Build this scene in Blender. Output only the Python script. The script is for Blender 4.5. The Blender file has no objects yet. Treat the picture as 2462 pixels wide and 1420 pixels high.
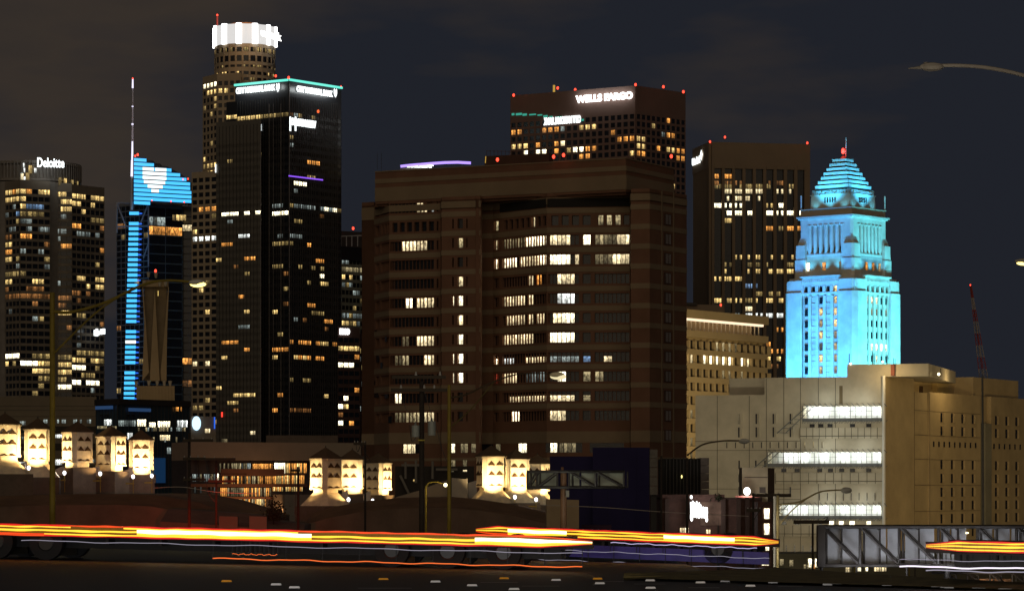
import bpy, math, random
from mathutils import Vector, Matrix
R = math.radians
random.seed(7)

# ------------------------------------------------------------------ camera, world, light
sc = bpy.context.scene
F, CX, HY, CZ = 7480.0, 1231.0, 1180.0, 10.0      # focal length in photo pixels, centre column, horizon row, eye height
cam = bpy.data.objects.new('camera', bpy.data.cameras.new('camera'))
sc.collection.objects.link(cam)
cam.location = (0, 0, CZ)
cam.rotation_euler = (R(90), 0, 0)
cam.data.sensor_width = 36
cam.data.lens = F / 2462 * 36
cam.data.shift_y = (HY - 710) / 2462
cam.data.clip_end = 20000
sc.camera = cam

world = bpy.data.worlds.new('World')
sc.world = world
world.use_nodes = True
wt = world.node_tree
bg = wt.nodes['Background']
tc = wt.nodes.new('ShaderNodeTexCoord')
mp = wt.nodes.new('ShaderNodeMapping'); mp.inputs['Scale'].default_value = (7, 7, 24)
mp.inputs['Location'].default_value = (0.9, 0.3, 0.2)
nz = wt.nodes.new('ShaderNodeTexNoise'); nz.inputs['Scale'].default_value = 1.0
nz.inputs['Detail'].default_value = 5; nz.inputs['Roughness'].default_value = .5
sp = wt.nodes.new('ShaderNodeSeparateXYZ')
wt.links.new(tc.outputs['Generated'], mp.inputs['Vector'])
wt.links.new(mp.outputs[0], nz.inputs['Vector'])
wt.links.new(tc.outputs['Generated'], sp.inputs[0])
def wmath(op, a, b=None, c=None):
    n = wt.nodes.new('ShaderNodeMath'); n.operation = op
    for i, v in enumerate((a, b, c)):
        if v is None: continue
        if isinstance(v, (int, float)): n.inputs[i].default_value = v
        else: wt.links.new(v, n.inputs[i])
    return n.outputs[0]
# cloud cover thickens upward and toward the left
up = wmath('MULTIPLY', sp.outputs['Z'], 2.6)
lf = wmath('MULTIPLY', sp.outputs['X'], -1.3)
cov = wmath('ADD', wmath('ADD', up, lf), wmath('MULTIPLY_ADD', nz.outputs['Fac'], 1.25, .22))
cr = wt.nodes.new('ShaderNodeValToRGB')
cr.color_ramp.elements[0].position = .80; cr.color_ramp.elements[0].color = (.0138, .0157, .0220, 1)
cr.color_ramp.elements[1].position = 1.62; cr.color_ramp.elements[1].color = (.036, .028, .0225, 1)
e = cr.color_ramp.elements.new(1.15); e.color = (.0175, .0172, .0192, 1)
rem = wmath('DIVIDE', cov, 1.75)
for el, p in zip(cr.color_ramp.elements, (.66, .80, 1.0)): el.position = p
wt.links.new(rem, cr.inputs[0])
wt.links.new(cr.outputs[0], bg.inputs[0])
bg.inputs[1].default_value = 1.0

sun = bpy.data.objects.new('sky_glow_sun', bpy.data.lights.new('sky_glow_sun', 'SUN'))
sc.collection.objects.link(sun)
sun.data.energy = 0.42; sun.data.angle = R(70); sun.data.color = (1.0, .78, .52)
sun.rotation_euler = (R(76), 0, R(-6))     # the glow of the city behind and left of the viewer

sc.view_settings.view_transform = 'Standard'; sc.view_settings.look = 'None'
sc.view_settings.exposure = 0; sc.view_settings.gamma = 1
try:
    sc.cycles.use_denoising = True; sc.cycles.max_bounces = 4; sc.cycles.sample_clamp_indirect = 4
    sc.cycles.use_light_tree = True; sc.cycles.caustics_reflective = False
except Exception: pass

# ------------------------------------------------------------------ helpers
def P(px, py, D): return Vector(((px - CX) * D / F, D, CZ + (HY - py) * D / F))
def XY(px, D): return Vector(((px - CX) * D / F, D))
def Z(py, D): return CZ + (HY - py) * D / F

def light(name, kind, loc, energy, col, aim=None, size=.5, spot=60, blend=.5, sy=None):
    l = bpy.data.lights.new(name, kind); l.energy = energy; l.color = col
    if kind == 'AREA':
        l.size = size
        if sy: l.shape = 'RECTANGLE'; l.size_y = sy
    else: l.shadow_soft_size = size
    if kind == 'SPOT': l.spot_size = R(spot); l.spot_blend = blend
    o = bpy.data.objects.new(name, l); sc.collection.objects.link(o); o.location = loc
    if aim is not None: o.rotation_euler = (Vector(aim) - Vector(loc)).to_track_quat('-Z', 'Y').to_euler()
    return o

MATS = {}
def dm(name, col, rough=.85, var=.25, scale=.15, spec=.3, metal=0, fine=0, bump=0):
    """procedural diffuse/gloss material with weathering noise"""
    if name in MATS: return MATS[name]
    m = bpy.data.materials.new(name); m.use_nodes = True; t = m.node_tree; b = t.nodes['Principled BSDF']
    c = t.nodes.new('ShaderNodeTexCoord'); n = t.nodes.new('ShaderNodeTexNoise')
    n.inputs['Scale'].default_value = scale; n.inputs['Detail'].default_value = 6; n.inputs['Roughness'].default_value = .65
    mr = t.nodes.new('ShaderNodeMapRange'); mr.inputs[1].default_value = .3; mr.inputs[2].default_value = .7
    mr.inputs[3].default_value = 1 - var; mr.inputs[4].default_value = 1 + var * .6
    mx = t.nodes.new('ShaderNodeVectorMath'); mx.operation = 'SCALE'; mx.inputs[0].default_value = col
    t.links.new(c.outputs['Object'], n.inputs['Vector']); t.links.new(n.outputs['Fac'], mr.inputs[0])
    t.links.new(mr.outputs[0], mx.inputs['Scale']); t.links.new(mx.outputs[0], b.inputs['Base Color'])
    b.inputs['Roughness'].default_value = rough; b.inputs['Metallic'].default_value = metal
    b.inputs['Specular IOR Level'].default_value = spec
    if bump:
        n2 = t.nodes.new('ShaderNodeTexNoise'); n2.inputs['Scale'].default_value = scale * 8; n2.inputs['Detail'].default_value = 4
        bp = t.nodes.new('ShaderNodeBump'); bp.inputs['Strength'].default_value = bump
        t.links.new(c.outputs['Object'], n2.inputs['Vector']); t.links.new(n2.outputs['Fac'], bp.inputs['Height']); t.links.new(bp.outputs[0], b.inputs['Normal'])
    MATS[name] = m; return m

def em(name, col, s, sample=False):
    if name in MATS: return MATS[name]
    m = bpy.data.materials.new(name); m.use_nodes = True; b = m.node_tree.nodes['Principled BSDF']
    b.inputs['Base Color'].default_value = (.05, .05, .05, 1)
    b.inputs['Emission Color'].default_value = (*col, 1); b.inputs['Emission Strength'].default_value = s
    if not sample: m.cycles.emission_sampling = 'NONE'
    MATS[name] = m; return m

def wm(name, col, s, dens=.2):
    """lit window: brightness differs from pane to pane, with blinds, ceiling lamps and furniture inside; u counts panes"""
    if name in MATS: return MATS[name]
    m = bpy.data.materials.new(name); m.use_nodes = True; t = m.node_tree; b = t.nodes['Principled BSDF']
    N = t.nodes.new; L = t.links.new
    uv = N('ShaderNodeUVMap'); sx = N('ShaderNodeSeparateXYZ'); L(uv.outputs[0], sx.inputs[0])
    def mt(op, a, c=None, d=None):
        n = N('ShaderNodeMath'); n.operation = op
        for i, v in enumerate((a, c, d)):
            if v is None: continue
            if isinstance(v, (int, float)): n.inputs[i].default_value = v
            else: L(v, n.inputs[i])
        return n.outputs[0]
    fl = mt('FLOOR', sx.outputs[0]); fr = mt('FRACT', sx.outputs[0])
    w = N('ShaderNodeTexWhiteNoise'); w.noise_dimensions = '1D'; L(fl, w.inputs['W'])
    mull = mt('LESS_THAN', mt('ABSOLUTE', mt('SUBTRACT', fr, .5)), .455)
    nn = N('ShaderNodeTexNoise'); nn.inputs['Scale'].default_value = 2.6; nn.inputs['Detail'].default_value = 3
    L(uv.outputs[0], nn.inputs['Vector'])
    blob = N('ShaderNodeMapRange'); blob.inputs[1].default_value = .36; blob.inputs[2].default_value = .62
    blob.inputs[3].default_value = .25; blob.inputs[4].default_value = 1.35; L(nn.outputs['Fac'], blob.inputs[0])
    r = mt('ADD', mt('MULTIPLY', mt('POWER', w.outputs['Value'], 1.6), 1.25), dens)
    tot = mt('MULTIPLY', mt('MULTIPLY', r, mull), blob.outputs[0])
    fv = mt('FRACT', sx.outputs[1]); tot = mt('MULTIPLY', tot, mt('MULTIPLY_ADD', mt('POWER', fv, 1.5), 1.1, .55))
    tot = mt('MULTIPLY', tot, s)
    b.inputs['Base Color'].default_value = (.02, .02, .025, 1); b.inputs['Roughness'].default_value = .15
    b.inputs['Emission Color'].default_value = (*col, 1); L(tot, b.inputs['Emission Strength'])
    m.cycles.emission_sampling = 'NONE'
    MATS[name] = m; return m

glass_dk = dm('dark_glass', (.012, .014, .02), rough=.18, spec=.5, var=.3, scale=.08)
WM = {
 'dark': dm('unlit_window', (.016, .017, .022), rough=.2, spec=.5, var=.4, scale=.3),
 'Y': wm('window_warm_yellow', (1, .68, .24), 1.2, .35), 'y': wm('window_dim_yellow', (1, .70, .25), .42, .2),
 'O': wm('window_orange', (1, .40, .08), 1.15, .4), 'o': wm('window_dim_orange', (1, .42, .12), .3, .2),
 'W': wm('window_white', (.95, 1, .95), 1.4, .4), 'w': wm('window_dim_white', (.8, .95, .9), .35, .15),
 'C': wm('window_cream', (1, .80, .45), 1.25, .55), 'c': wm('window_dim_cream', (1, .80, .42), .33, .25),
 'H': wm('window_bright_cream', (1, .88, .58), 2.6, .8),
 'B': wm('window_blue_white', (.35, .6, 1), .5, .3), 'R': wm('window_red', (1, .12, .06), .6, .3),
}
SIGN = em('sign_white_letters', (.93, 1, 1), 2.2)
RED = em('beacon_red', (1, .06, .03), 3.0)
STONE_D = dm('dark_metal', (.03, .028, .026), rough=.6)

class MB:
    def __init__(s): s.v = []; s.f = []; s.uv = []; s.mi = []
    def face(s, pts, uv=None, mi=0):
        k = len(s.v); s.v += [Vector(p) for p in pts]; s.f.append(list(range(k, k + len(pts))))
        s.uv.append(uv or [(0, 0)] * len(pts)); s.mi.append(mi)
    def hexa(s, p, mi=0):      # p: 4 bottom points then 4 top points, same winding
        for q in ((0, 3, 2, 1), (4, 5, 6, 7), (0, 1, 5, 4), (1, 2, 6, 5), (2, 3, 7, 6), (3, 0, 4, 7)):
            s.face([p[i] for i in q], mi=mi)
    def box(s, x0, x1, y0, y1, z0, z1, mi=0):
        s.hexa([(x0, y0, z0), (x1, y0, z0), (x1, y1, z0), (x0, y1, z0), (x0, y0, z1), (x1, y0, z1), (x1, y1, z1), (x0, y1, z1)], mi)
    def prism(s, pts, z0, z1, top=1.0, mi=0):
        n = len(pts); c = sum((Vector(p[:2]) for p in pts), Vector((0, 0))) / n
        lo = [Vector((p[0], p[1], z0)) for p in pts]
        hi = [Vector((*(c + (Vector(p[:2]) - c) * top), z1)) for p in pts]
        for i in range(n):
            j = (i + 1) % n; s.face([lo[i], lo[j], hi[j], hi[i]], mi=mi)
        s.face(hi, mi=mi); s.face(lo[::-1], mi=mi)
    def tube(s, pts, r0, r1=None, n=8, mi=0):
        r1 = r0 if r1 is None else r1; pts = [Vector(p) for p in pts]; rings = []
        for i, p in enumerate(pts):
            d = (pts[min(i + 1, len(pts) - 1)] - pts[max(i - 1, 0)]).normalized()
            a = d.orthogonal().normalized(); b = d.cross(a); r = r0 + (r1 - r0) * i / max(1, len(pts) - 1)
            if rings:       # keep the ring aligned with the last one
                a = (pa - d * pa.dot(d)).normalized(); b = d.cross(a)
            pa = a; rings.append([p + (a * math.cos(t) + b * math.sin(t)) * r for t in [2 * math.pi * k / n for k in range(n)]])
        for A, B in zip(rings, rings[1:]):
            for k in range(n): s.face([A[k], A[(k + 1) % n], B[(k + 1) % n], B[k]], mi=mi)
        s.face(rings[0][::-1], mi=mi); s.face(rings[-1], mi=mi)
    def ball(s, c, rx, rz=None, n=10, m=6, mi=0):
        rz = rz or rx; c = Vector(c)
        pt = lambda i, j: c + Vector((rx * math.sin(math.pi * i / m) * math.cos(2 * math.pi * j / n), rx * math.sin(math.pi * i / m) * math.sin(2 * math.pi * j / n), rz * math.cos(math.pi * i / m)))
        for i in range(m):
            for j in range(n): s.face([pt(i, j), pt(i + 1, j), pt(i + 1, j + 1), pt(i, j + 1)], mi=mi)
    def build(s, name, mats, parent=None, kind=None):
        base = Vector((0, 0, 0)); q = parent
        while q is not None and q.type == 'EMPTY': base = q.location.copy(); q = q.parent
        if q is not None:
            while q.parent is not None: q = q.parent
            base = q.location.copy() if q.type == 'EMPTY' else Vector((0, 0, 0))
        if getattr(s, 'local', False): base = Vector((0, 0, 0))
        me = bpy.data.meshes.new(name)
        me.from_pydata([v - base for v in s.v], [], s.f)
        for m in (mats if isinstance(mats, (list, tuple)) else [mats]): me.materials.append(m)
        if any(s.mi): me.polygons.foreach_set('material_index', s.mi)
        ul = me.uv_layers.new(name='UVMap')
        ul.data.foreach_set('uv', [c for f in s.uv for uvp in f for c in uvp])
        me.update()
        o = bpy.data.objects.new(name, me); sc.collection.objects.link(o)
        if parent is not None: o.parent = parent
        if kind: o['kind'] = kind
        return o
def LMB():
    m = MB(); m.local = True; return m

def root(name, label, cat, loc, rz=0, group=None):
    o = bpy.data.objects.new(name, None); sc.collection.objects.link(o)
    o.location = loc; o.rotation_euler = (0, 0, rz); o['label'] = label; o['category'] = cat
    o.empty_display_size = .5
    if group: o['group'] = group
    return o
def tag(o, label, cat, group=None):
    o['label'] = label; o['category'] = cat
    if group: o['group'] = group
    return o
def copy_tree(o, parent=None):
    c = o.copy(); sc.collection.objects.link(c); c.parent = parent
    for ch in list(o.children): copy_tree(ch, c)
    return c

class Face:
    """one vertical facade between two plan points given as (photo column, distance)"""
    def __init__(s, A, B):
        s.a = XY(*A); s.b = XY(*B); d = s.b - s.a; s.L = d.length; s.u = d / s.L
        s.n = Vector((s.u.y, -s.u.x))
        if s.n.dot(-s.a) < 0: s.n = -s.n
    def pt(s, q, z, d=0): p = s.a + s.u * q + s.n * d; return Vector((p.x, p.y, z))
    def hit(s, px, py):
        dx = (px - CX) / F   # a + u q = t (dx, 1)
        det = s.u.x * -1 - s.u.y * -dx
        q = (-s.a.x * -1 - -s.a.y * -dx) / det
        D = s.a.y + s.u.y * q
        return q, Z(py, D), D
    def proj(s, q, z):
        p = s.a + s.u * q; return CX + p.x / p.y * F, HY - (z - CZ) / p.y * F
    def box(s, mb, q0, q1, z0, z1, d0, d1, mi=0):
        mb.hexa([s.pt(q0, z0, d1), s.pt(q1, z0, d1), s.pt(q1, z0, d0), s.pt(q0, z0, d0), s.pt(q0, z1, d1), s.pt(q1, z1, d1), s.pt(q1, z1, d0), s.pt(q0, z1, d0)], mi)

def sign_glow(f, px0, px1, y, e, col=(.93, 1, 1), d=5, h=2.2):
    """light that a lit sign throws back on its own wall"""
    q0, z, _ = f.hit(px0, y); q1 = f.hit(px1, y)[0]; p = f.pt((q0 + q1) / 2, z, d)
    light('sign_glow', 'AREA', p, e, col, aim=f.pt((q0 + q1) / 2, z, 0), size=abs(q1 - q0) * .9, sy=h)

class Windows:
    """collects the windows of one building: the 100 largest in view become parts, the rest one part"""
    def __init__(s): s.w = []
    def add(s, face, q0, q1, z0, z1, key, panes=1, d=.06, th=.12):
        p = face.pt((q0 + q1) / 2, z0); a = (q1 - q0) * (z1 - z0) * abs(face.n.dot(-Vector((p.x, p.y)).normalized())) / max(1, p.y ** 2)
        s.w.append((a * (1 if key == 'dark' else 3), face, q0, q1, z0, z1, key, panes, d, th))
    def emit(s, mb, w, mi):
        _, f, q0, q1, z0, z1, key, n, d, th = w; k = random.randint(0, 4000)
        A = [f.pt(q0, z0, d + th), f.pt(q1, z0, d + th), f.pt(q1, z1, d + th), f.pt(q0, z1, d + th)]
        B = [f.pt(q0, z0, d), f.pt(q1, z0, d), f.pt(q1, z1, d), f.pt(q0, z1, d)]
        vv = random.randint(0, 50)
        mb.face(A, [(k, vv), (k + n, vv), (k + n, vv + .999), (k, vv + .999)], mi)
        for i in range(4):
            j = (i + 1) % 4; mb.face([B[i], B[j], A[j], A[i]], [(k, vv)] * 4, mi)
    def build(s, parent, name='window', most=100):
        s.w.sort(key=lambda w: -w[0])
        for w in s.w[:most]:
            mb = MB(); s.emit(mb, w, 0); o = mb.build(name, WM[w[6]], parent)
        rest = s.w[most:]
        if rest:
            keys = sorted({w[6] for w in rest}); mb = MB()
            for w in rest: s.emit(mb, w, keys.index(w[6]))
            mb.build(name, [WM[k] for k in keys], parent, kind='stuff')

def plan(front, depth):
    """close a facade line (left to right) with a back wall"""
    pts = [XY(*p) for p in front]
    return pts + [p + Vector((p.x / p.y * depth, depth)) for p in (pts[-1], pts[0])]

def grid_tower(rt, front, ytop, refD, depth, floor, bay, sill, pier, wall, relief=.35, blank=4.0, zb=0, runs=(), rnd=None, dark=False,
               wins=None, wallmb=None, glassmb=None, panes=2, z1=None, wfrac=1.0, skipface=(), first_z=None):
    """a tower whose floors are spandrel bands and piers standing proud of a glass core"""
    z1 = Z(ytop, refD) if z1 is None else z1
    own = wallmb is None
    wallmb = wallmb or MB(); glassmb = glassmb or MB(); wins_ = wins or Windows()
    glassmb.prism(plan(front, depth), zb, z1 - .3)
    pts = plan(front, depth); wallmb.prism(pts, z1 - .3, z1)
    faces = [Face(a, b) for a, b in zip(front, front[1:])]
    nfl = max(1, int((z1 - blank - zb) / floor))
    ztop = z1 - blank if first_z is None else first_z
    cells = []
    for fi, f in enumerate(faces):
        f.box(wallmb, -relief * .0, f.L, ztop, z1, .0, relief)
        nb = max(1, round(f.L / bay)); bw = f.L / nb
        for i in range(nfl):
            zt = ztop - i * floor; f.box(wallmb, 0, f.L, zt - floor, zt - floor + sill, 0, relief)
        if zb < ztop - nfl * floor: f.box(wallmb, 0, f.L, zb, ztop - nfl * floor, 0, relief)
        if pier > 0:
            for j in range(nb + 1):
                q = j * bw; f.box(wallmb, max(0, q - pier / 2), min(f.L, q + pier / 2), zb, ztop, 0, relief + .05)
        for i in range(nfl):
            zt = ztop - i * floor; z0 = zt - floor + sill
            for j in range(nb):
                q0 = j * bw + pier / 2; q1 = (j + 1) * bw - pier / 2; px, py = f.proj((q0 + q1) / 2, (z0 + zt) / 2)
                cells.append([f, i, q0, q1, z0, zt, px, py, None])
    for (x0, x1, y, key, *pr) in runs:
        pr = pr[0] if pr else 1.0
        for f in faces:
            fx0, _ = f.proj(0, 0); fx1, _ = f.proj(f.L, 0)
            lo, hi = max(x0, min(fx0, fx1)), min(x1, max(fx0, fx1))
            if hi - lo <= 0: continue
            q, z, D = f.hit((lo + hi) / 2, y)
            best = min(range(nfl), key=lambda i: abs((ztop - i * floor - (floor - sill) / 2) - z))
            for c in cells:
                if c[0] is f and c[1] == best and lo - 2 <= c[6] <= hi + 2 and random.random() < pr: c[8] = key
    for c in cells:
        if c[8] is None and rnd and random.random() < rnd[0]: c[8] = random.choice(rnd[1])
        if c[8] or dark:
            wd = (c[3] - c[2]) * (1 - wfrac) / 2
            wins_.add(c[0], c[2] + wd, c[3] - wd, c[4] + .02, c[5] - .02, c[8] or 'dark', panes)
    if own:
        glassmb.build('glass_core', glass_dk, rt); wallmb.build('wall', wall, rt)
        if wins is None: wins_.build(rt)
    return faces, wins_

def beacon(rt, px, py, D, r=3.0, post=6, mat=None):
    k = D / F; c = P(px, py, D); mb = MB(); mb.ball(c, r * k, r * k * 1.35); o = mb.build('beacon_lamp', mat or RED, rt)
    if post:
        mb = MB(); mb.tube([c - Vector((0, 0, (post + r) * k)), c - Vector((0, 0, r * k))], .7 * k); mb.build('beacon_post', STONE_D, rt)
    return o

def text_mesh(text, bold=0.0, ext=.2):
    cu = bpy.data.curves.new('t', 'FONT'); cu.body = text; cu.extrude = ext; cu.offset = bold; cu.align_x = 'LEFT'; cu.resolution_u = 3
    o = bpy.data.objects.new('t', cu); sc.collection.objects.link(o)
    dg = bpy.context.evaluated_depsgraph_get(); me = bpy.data.meshes.new_from_object(o.evaluated_get(dg))
    bpy.data.objects.remove(o); return me
def sign(rt, text, f, px0, px1, ya, yb, mat, bold=.03, d=.8, name='sign_lettering', mirror=False):
    """raised letters on a facade; ya top and yb bottom rows at the left end"""
    me = text_mesh(text, bold, .05)
    xs = [v.co.x for v in me.vertices]; ys = [v.co.y for v in me.vertices]
    q0, zt, D = f.hit(px0, ya); q1, _, _ = f.hit(px1, ya); _, zb, _ = f.hit(px0, yb)
    w = max(xs) - min(xs); h = max(ys) - min(ys); base = rt.location
    for v in me.vertices:
        t = (v.co.x - min(xs)) / w
        if mirror: t = 1 - t
        p = f.pt(q0 + (q1 - q0) * t, zb + (zt - zb) * (v.co.y - min(ys)) / h, d + v.co.z * 4)
        v.co = p - base
    me.materials.clear(); me.materials.append(mat); me.name = name
    o = bpy.data.objects.new(name, me); sc.collection.objects.link(o); o.parent = rt
    return o
def strip(rt, name, f, px0, px1, y0, y1, mat, d=.5, th=.3):
    """a rectangle standing on a facade; y0 top and y1 bottom rows at its left end"""
    q0, zt, _ = f.hit(px0, y0); _, zb, _ = f.hit(px0, y1); q1 = f.hit(px1, y0)[0]
    mb = MB(); f.box(mb, q0, q1, zb, zt, d, d + th); return mb.build(name, mat, rt)

# ================================================================== ground, road, verge
ROADZ = lambda x: 8.2 - .018 * x
mb = MB(); mb.face([(-6000, 95, 0), (6000, 95, 0), (6000, 9000, 0), (-6000, 9000, 0)])
mb.face([(-6000, -300, -.01), (6000, -300, -.01), (6000, 95, -.01), (-6000, 95, -.01)])
g = mb.build('ground', dm('ground_dirt', (.03, .027, .022), scale=.02), None, 'structure')

def asphalt():
    m = dm('asphalt', (.022, .017, .014), rough=.6, var=.5, scale=1.3, spec=.5, bump=.25); return m
edge = [(-900, 96), (600, 96), (1500, 92), (1600, 88), (1800, 79), (1860, 76.5), (2000, 73), (2150, 69.5), (2300, 66.5), (2462, 64), (2900, 60)]
mb = MB()
for (a, Da), (b, Db) in zip(edge, edge[1:]):
    A, B = XY(a, Da), XY(b, Db)
    ra, rb = (Da, Db)
    if a >= 1800: ra = 63.5 + (a - 1800) * -.003; 
    if b >= 1800: rb = 63.5 + (b - 1800) * -.003
    if a >= 1800: A = XY(a, ra)
    if b >= 1800: B = XY(b, rb)
    n0, n1 = XY(a, 30), XY(b, 30)
    mb.face([(n0.x, n0.y, ROADZ(n0.x)), (n1.x, n1.y, ROADZ(n1.x)), (B.x, B.y, ROADZ(B.x)), (A.x, A.y, ROADZ(A.x))])
    if a < 1800: mb.face([(A.x, A.y, ROADZ(A.x)), (B.x, B.y, ROADZ(B.x)), (B.x, B.y, 0), (A.x, A.y, 0)])
mb.build('road', asphalt(), None, 'structure')
mb = MB()
for (a, Da), (b, Db) in zip(edge, edge[1:]):
    if b < 1600: continue
    a_, Da_ = a, Da
    if a < 1600: a_, Da_ = 1500, 64.6
    if a == 1500: Da_ = 64.6
    Db_ = {1600: 67.5, 1800: 73.5}.get(b, Db); Da_ = {1600: 67.5, 1800: 73.5}.get(a_, Da_)
    ra, rb = 63.5 + (a_ - 1800) * -.003, 63.5 + (b - 1800) * -.003
    for s in range(6):
        t0, t1 = s / 6, (s + 1) / 6
        def q(px, r, D, t):
            d = r + (D - r) * t; p = XY(px, d); return (p.x, p.y, ROADZ(p.x) + .05 + .10 * math.sin(t * 3.1) + (0 if t < 1 else -.05))
        mb.face([q(a_, ra, Da_, t0), q(b, rb, Db_, t0), q(b, rb, Db_, t1), q(a_, ra, Da_, t1)])
    A, B = XY(a_, Da_), XY(b, Db_); mb.face([(A.x, A.y, ROADZ(A.x)), (B.x, B.y, ROADZ(B.x)), (B.x, B.y + 8, 0), (A.x, A.y + 8, 0)])
mb.build('verge', dm('dry_grass_verge', (.11, .085, .03), scale=2.2, var=.6, bump=.6), None, 'structure')

# raised reflective lane markers: white ones in staggered rows, amber ones at the far edge
marker = LMB(); marker.hexa([(-.10, -.05, 0), (.10, -.05, 0), (.10, .05, 0), (-.10, .05, 0), (-.085, -.03, .035), (.085, -.03, .035), (.085, .03, .035), (-.085, .03, .035)])
mk_w = marker.build('lane_marker', dm('marker_white', (.9, .9, .9), rough=.4, var=.05), None)
mk_a = marker.build('amber_lane_marker', dm('marker_amber', (.9, .42, .04), rough=.4, var=.05), None)
def on_road(px, py):
    D = 60.
    for _ in range(6): x = (px - CX) * D / F; D = (CZ - ROADZ(x)) * F / (py - HY)
    x = (px - CX) * D / F; return Vector((x, D, ROADZ(x)))
whites = [(664, 1406), (708, 1413), (1047, 1399), (1135, 1408), (1236, 1417), (1337, 1395), (1442, 1403), (1563, 1396), (1684, 1401), (1743, 1398), (1804, 1409), (1858, 1401), (1989, 1406), (2010, 1403), (2132, 1407), (2250, 1410), (2272, 1412), (2281, 1413), (1564, 1414), (2349, 1413), (2357, 1413), (2412, 1415), (2420, 1415)]
order = sorted(whites)
for i, (x, y) in enumerate(whites):
    o = mk_w if i == 0 else mk_w.copy()
    if i: sc.collection.objects.link(o)
    o.location = on_road(x, y) + Vector((0, 0, .004))
    k = order.index((x, y)) + 1
    place = 'near edge' if y > 1408 else ('far side' if y < 1400 else 'middle')
    words_ = ['first', 'second', 'third', 'fourth', 'fifth', 'sixth', 'seventh', 'eighth', 'ninth', 'tenth', 'eleventh', 'twelfth', 'thirteenth', 'fourteenth', 'fifteenth', 'sixteenth', 'seventeenth', 'eighteenth', 'nineteenth', 'twentieth', 'twenty-first', 'twenty-second', 'twenty-third']
    tag(o, f'white lane marker, {words_[k-1]} white one from the left, {place} road', 'lane marker', 'white reflective markers along the road')
for i, (x, y) in enumerate([(545, 1398), (922, 1393), (1212, 1391), (1437, 1392)]):
    o = mk_a if i == 0 else mk_a.copy()
    if i: sc.collection.objects.link(o)
    o.location = on_road(x, y) + Vector((0, 0, .004))
    tag(o, 'small amber lane marker on the road, ' + ['leftmost', 'second from the left', 'third from the left', 'rightmost'][i] + ' of the amber ones', 'lane marker', 'amber markers along the road')
# blurred reflections on the road, drawn as flat white dashes
mb = MB()
for (x0, x1, y) in [(860, 990, 1413), (1255, 1345, 1408), (1525, 1600, 1403), (1655, 1730, 1412), (1745, 1800, 1401), (1870, 1930, 1409), (2150, 2225, 1412), (1155, 1245, 1399), (1430, 1500, 1397), (2040, 2085, 1405), (2170, 2215, 1409)]:
    a, b = on_road(x0, y), on_road(x1, y)
    mb.face([a + Vector((0, -.06, .004)), b + Vector((0, -.06, .004)), b + Vector((0, .06, .004)), a + Vector((0, .06, .004))])
mb.build('reflection_streaks', dm('reflection_streak_white', (.75, .73, .68), rough=.5, var=.3, scale=3), None, 'structure')
# headlights of traffic this side of the frame rake the road
for k, (x, c) in enumerate([(-7, (.9, .93, 1)), (0, (1, .95, .9)), (7, (1, .93, .85))]):
    light('headlight', 'SPOT', (x, 24, ROADZ(x) + .75), 5200, c, aim=(x * 1.7, 62, ROADZ(x) - .1), size=.1, spot=46, blend=.9)
# ================================================================== distant towers
def base_at(px, D): p = XY(px, D); return (p.x, p.y, 0)

# --- far left tower with rounded crown and lit sign
D0 = 1700
rt = root('office_tower', 'dark high-rise with rounded ribbed crown and white lit sign, at the left edge', 'building', base_at(110, D0))
conc = dm('concrete_warm_grey', (.21, .18, .145), var=.25, scale=.05)
W_ = Windows(); wmb = MB(); gmb = MB()
kw = dict(depth=30, floor=4.1, bay=3.6, sill=1.55, pier=.35, wall=conc, rnd=(.05, ['y', 'o', 'w', 'y']), wallmb=wmb, glassmb=gmb, wins=W_, blank=5, panes=3)
runsL = [(5, 120, 452, 'O', .35), (5, 120, 470, 'Y', .6), (36, 60, 470, 'Y'), (88, 118, 470, 'Y'), (5, 60, 487, 'Y', .9), (40, 118, 505, 'B', .5), (38, 118, 523, 'y', .7), (50, 70, 540, 'w'),
         (20, 120, 558, 'w', .6), (14, 28, 576, 'o'), (56, 72, 574, 'O'), (102, 116, 580, 'o'), (14, 28, 595, 'Y'), (14, 28, 612, 'O'), (14, 28, 630, 'Y'), (42, 112, 612, 'w', .5), (42, 112, 632, 'w', .6),
         (0, 60, 664, 'y', .8), (86, 98, 668, 'Y'), (0, 35, 683, 'Y', .6), (5, 120, 702, 'o', .5), (5, 120, 720, 'o', .6), (5, 120, 737, 'o', .4),
         (80, 120, 848, 'y'), (10, 84, 864, 'H', .95), (98, 118, 866, 'Y'), (5, 24, 880, 'Y'), (84, 118, 884, 'Y'), (88, 118, 903, 'y'), (0, 120, 920, 'y', .1), (84, 92, 942, 'y')]
grid_tower(rt, [(5, 1722), (48, 1708), (120, 1716)], 432, 1708, runs=runsL, **kw)
runsR = [(178, 208, 464, 'O', .7), (178, 208, 481, 'Y'), (222, 252, 484, 'Y'), (178, 192, 498, 'Y'), (222, 230, 500, 'Y'), (192, 202, 513, 'Y'), (222, 232, 533, 'y'), (178, 190, 550, 'O'), (207, 217, 555, 'O'),
         (180, 245, 571, 'w', .7), (236, 250, 606, 'O'), (190, 250, 676, 'Y', .5), (206, 250, 694, 'Y', .7), (176, 215, 710, 'o', .6), (176, 210, 728, 'o', .7), (190, 202, 762, 'y'),
         (190, 250, 850, 'y', .7), (176, 250, 870, 'Y', .8), (176, 204, 889, 'H'), (190, 250, 904, 'y', .5), (176, 190, 926, 'H'), (205, 250, 928, 'H', .8)]
grid_tower(rt, [(172, 1712), (250, 1732)], 443, 1712, runs=runsR, **kw)
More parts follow.
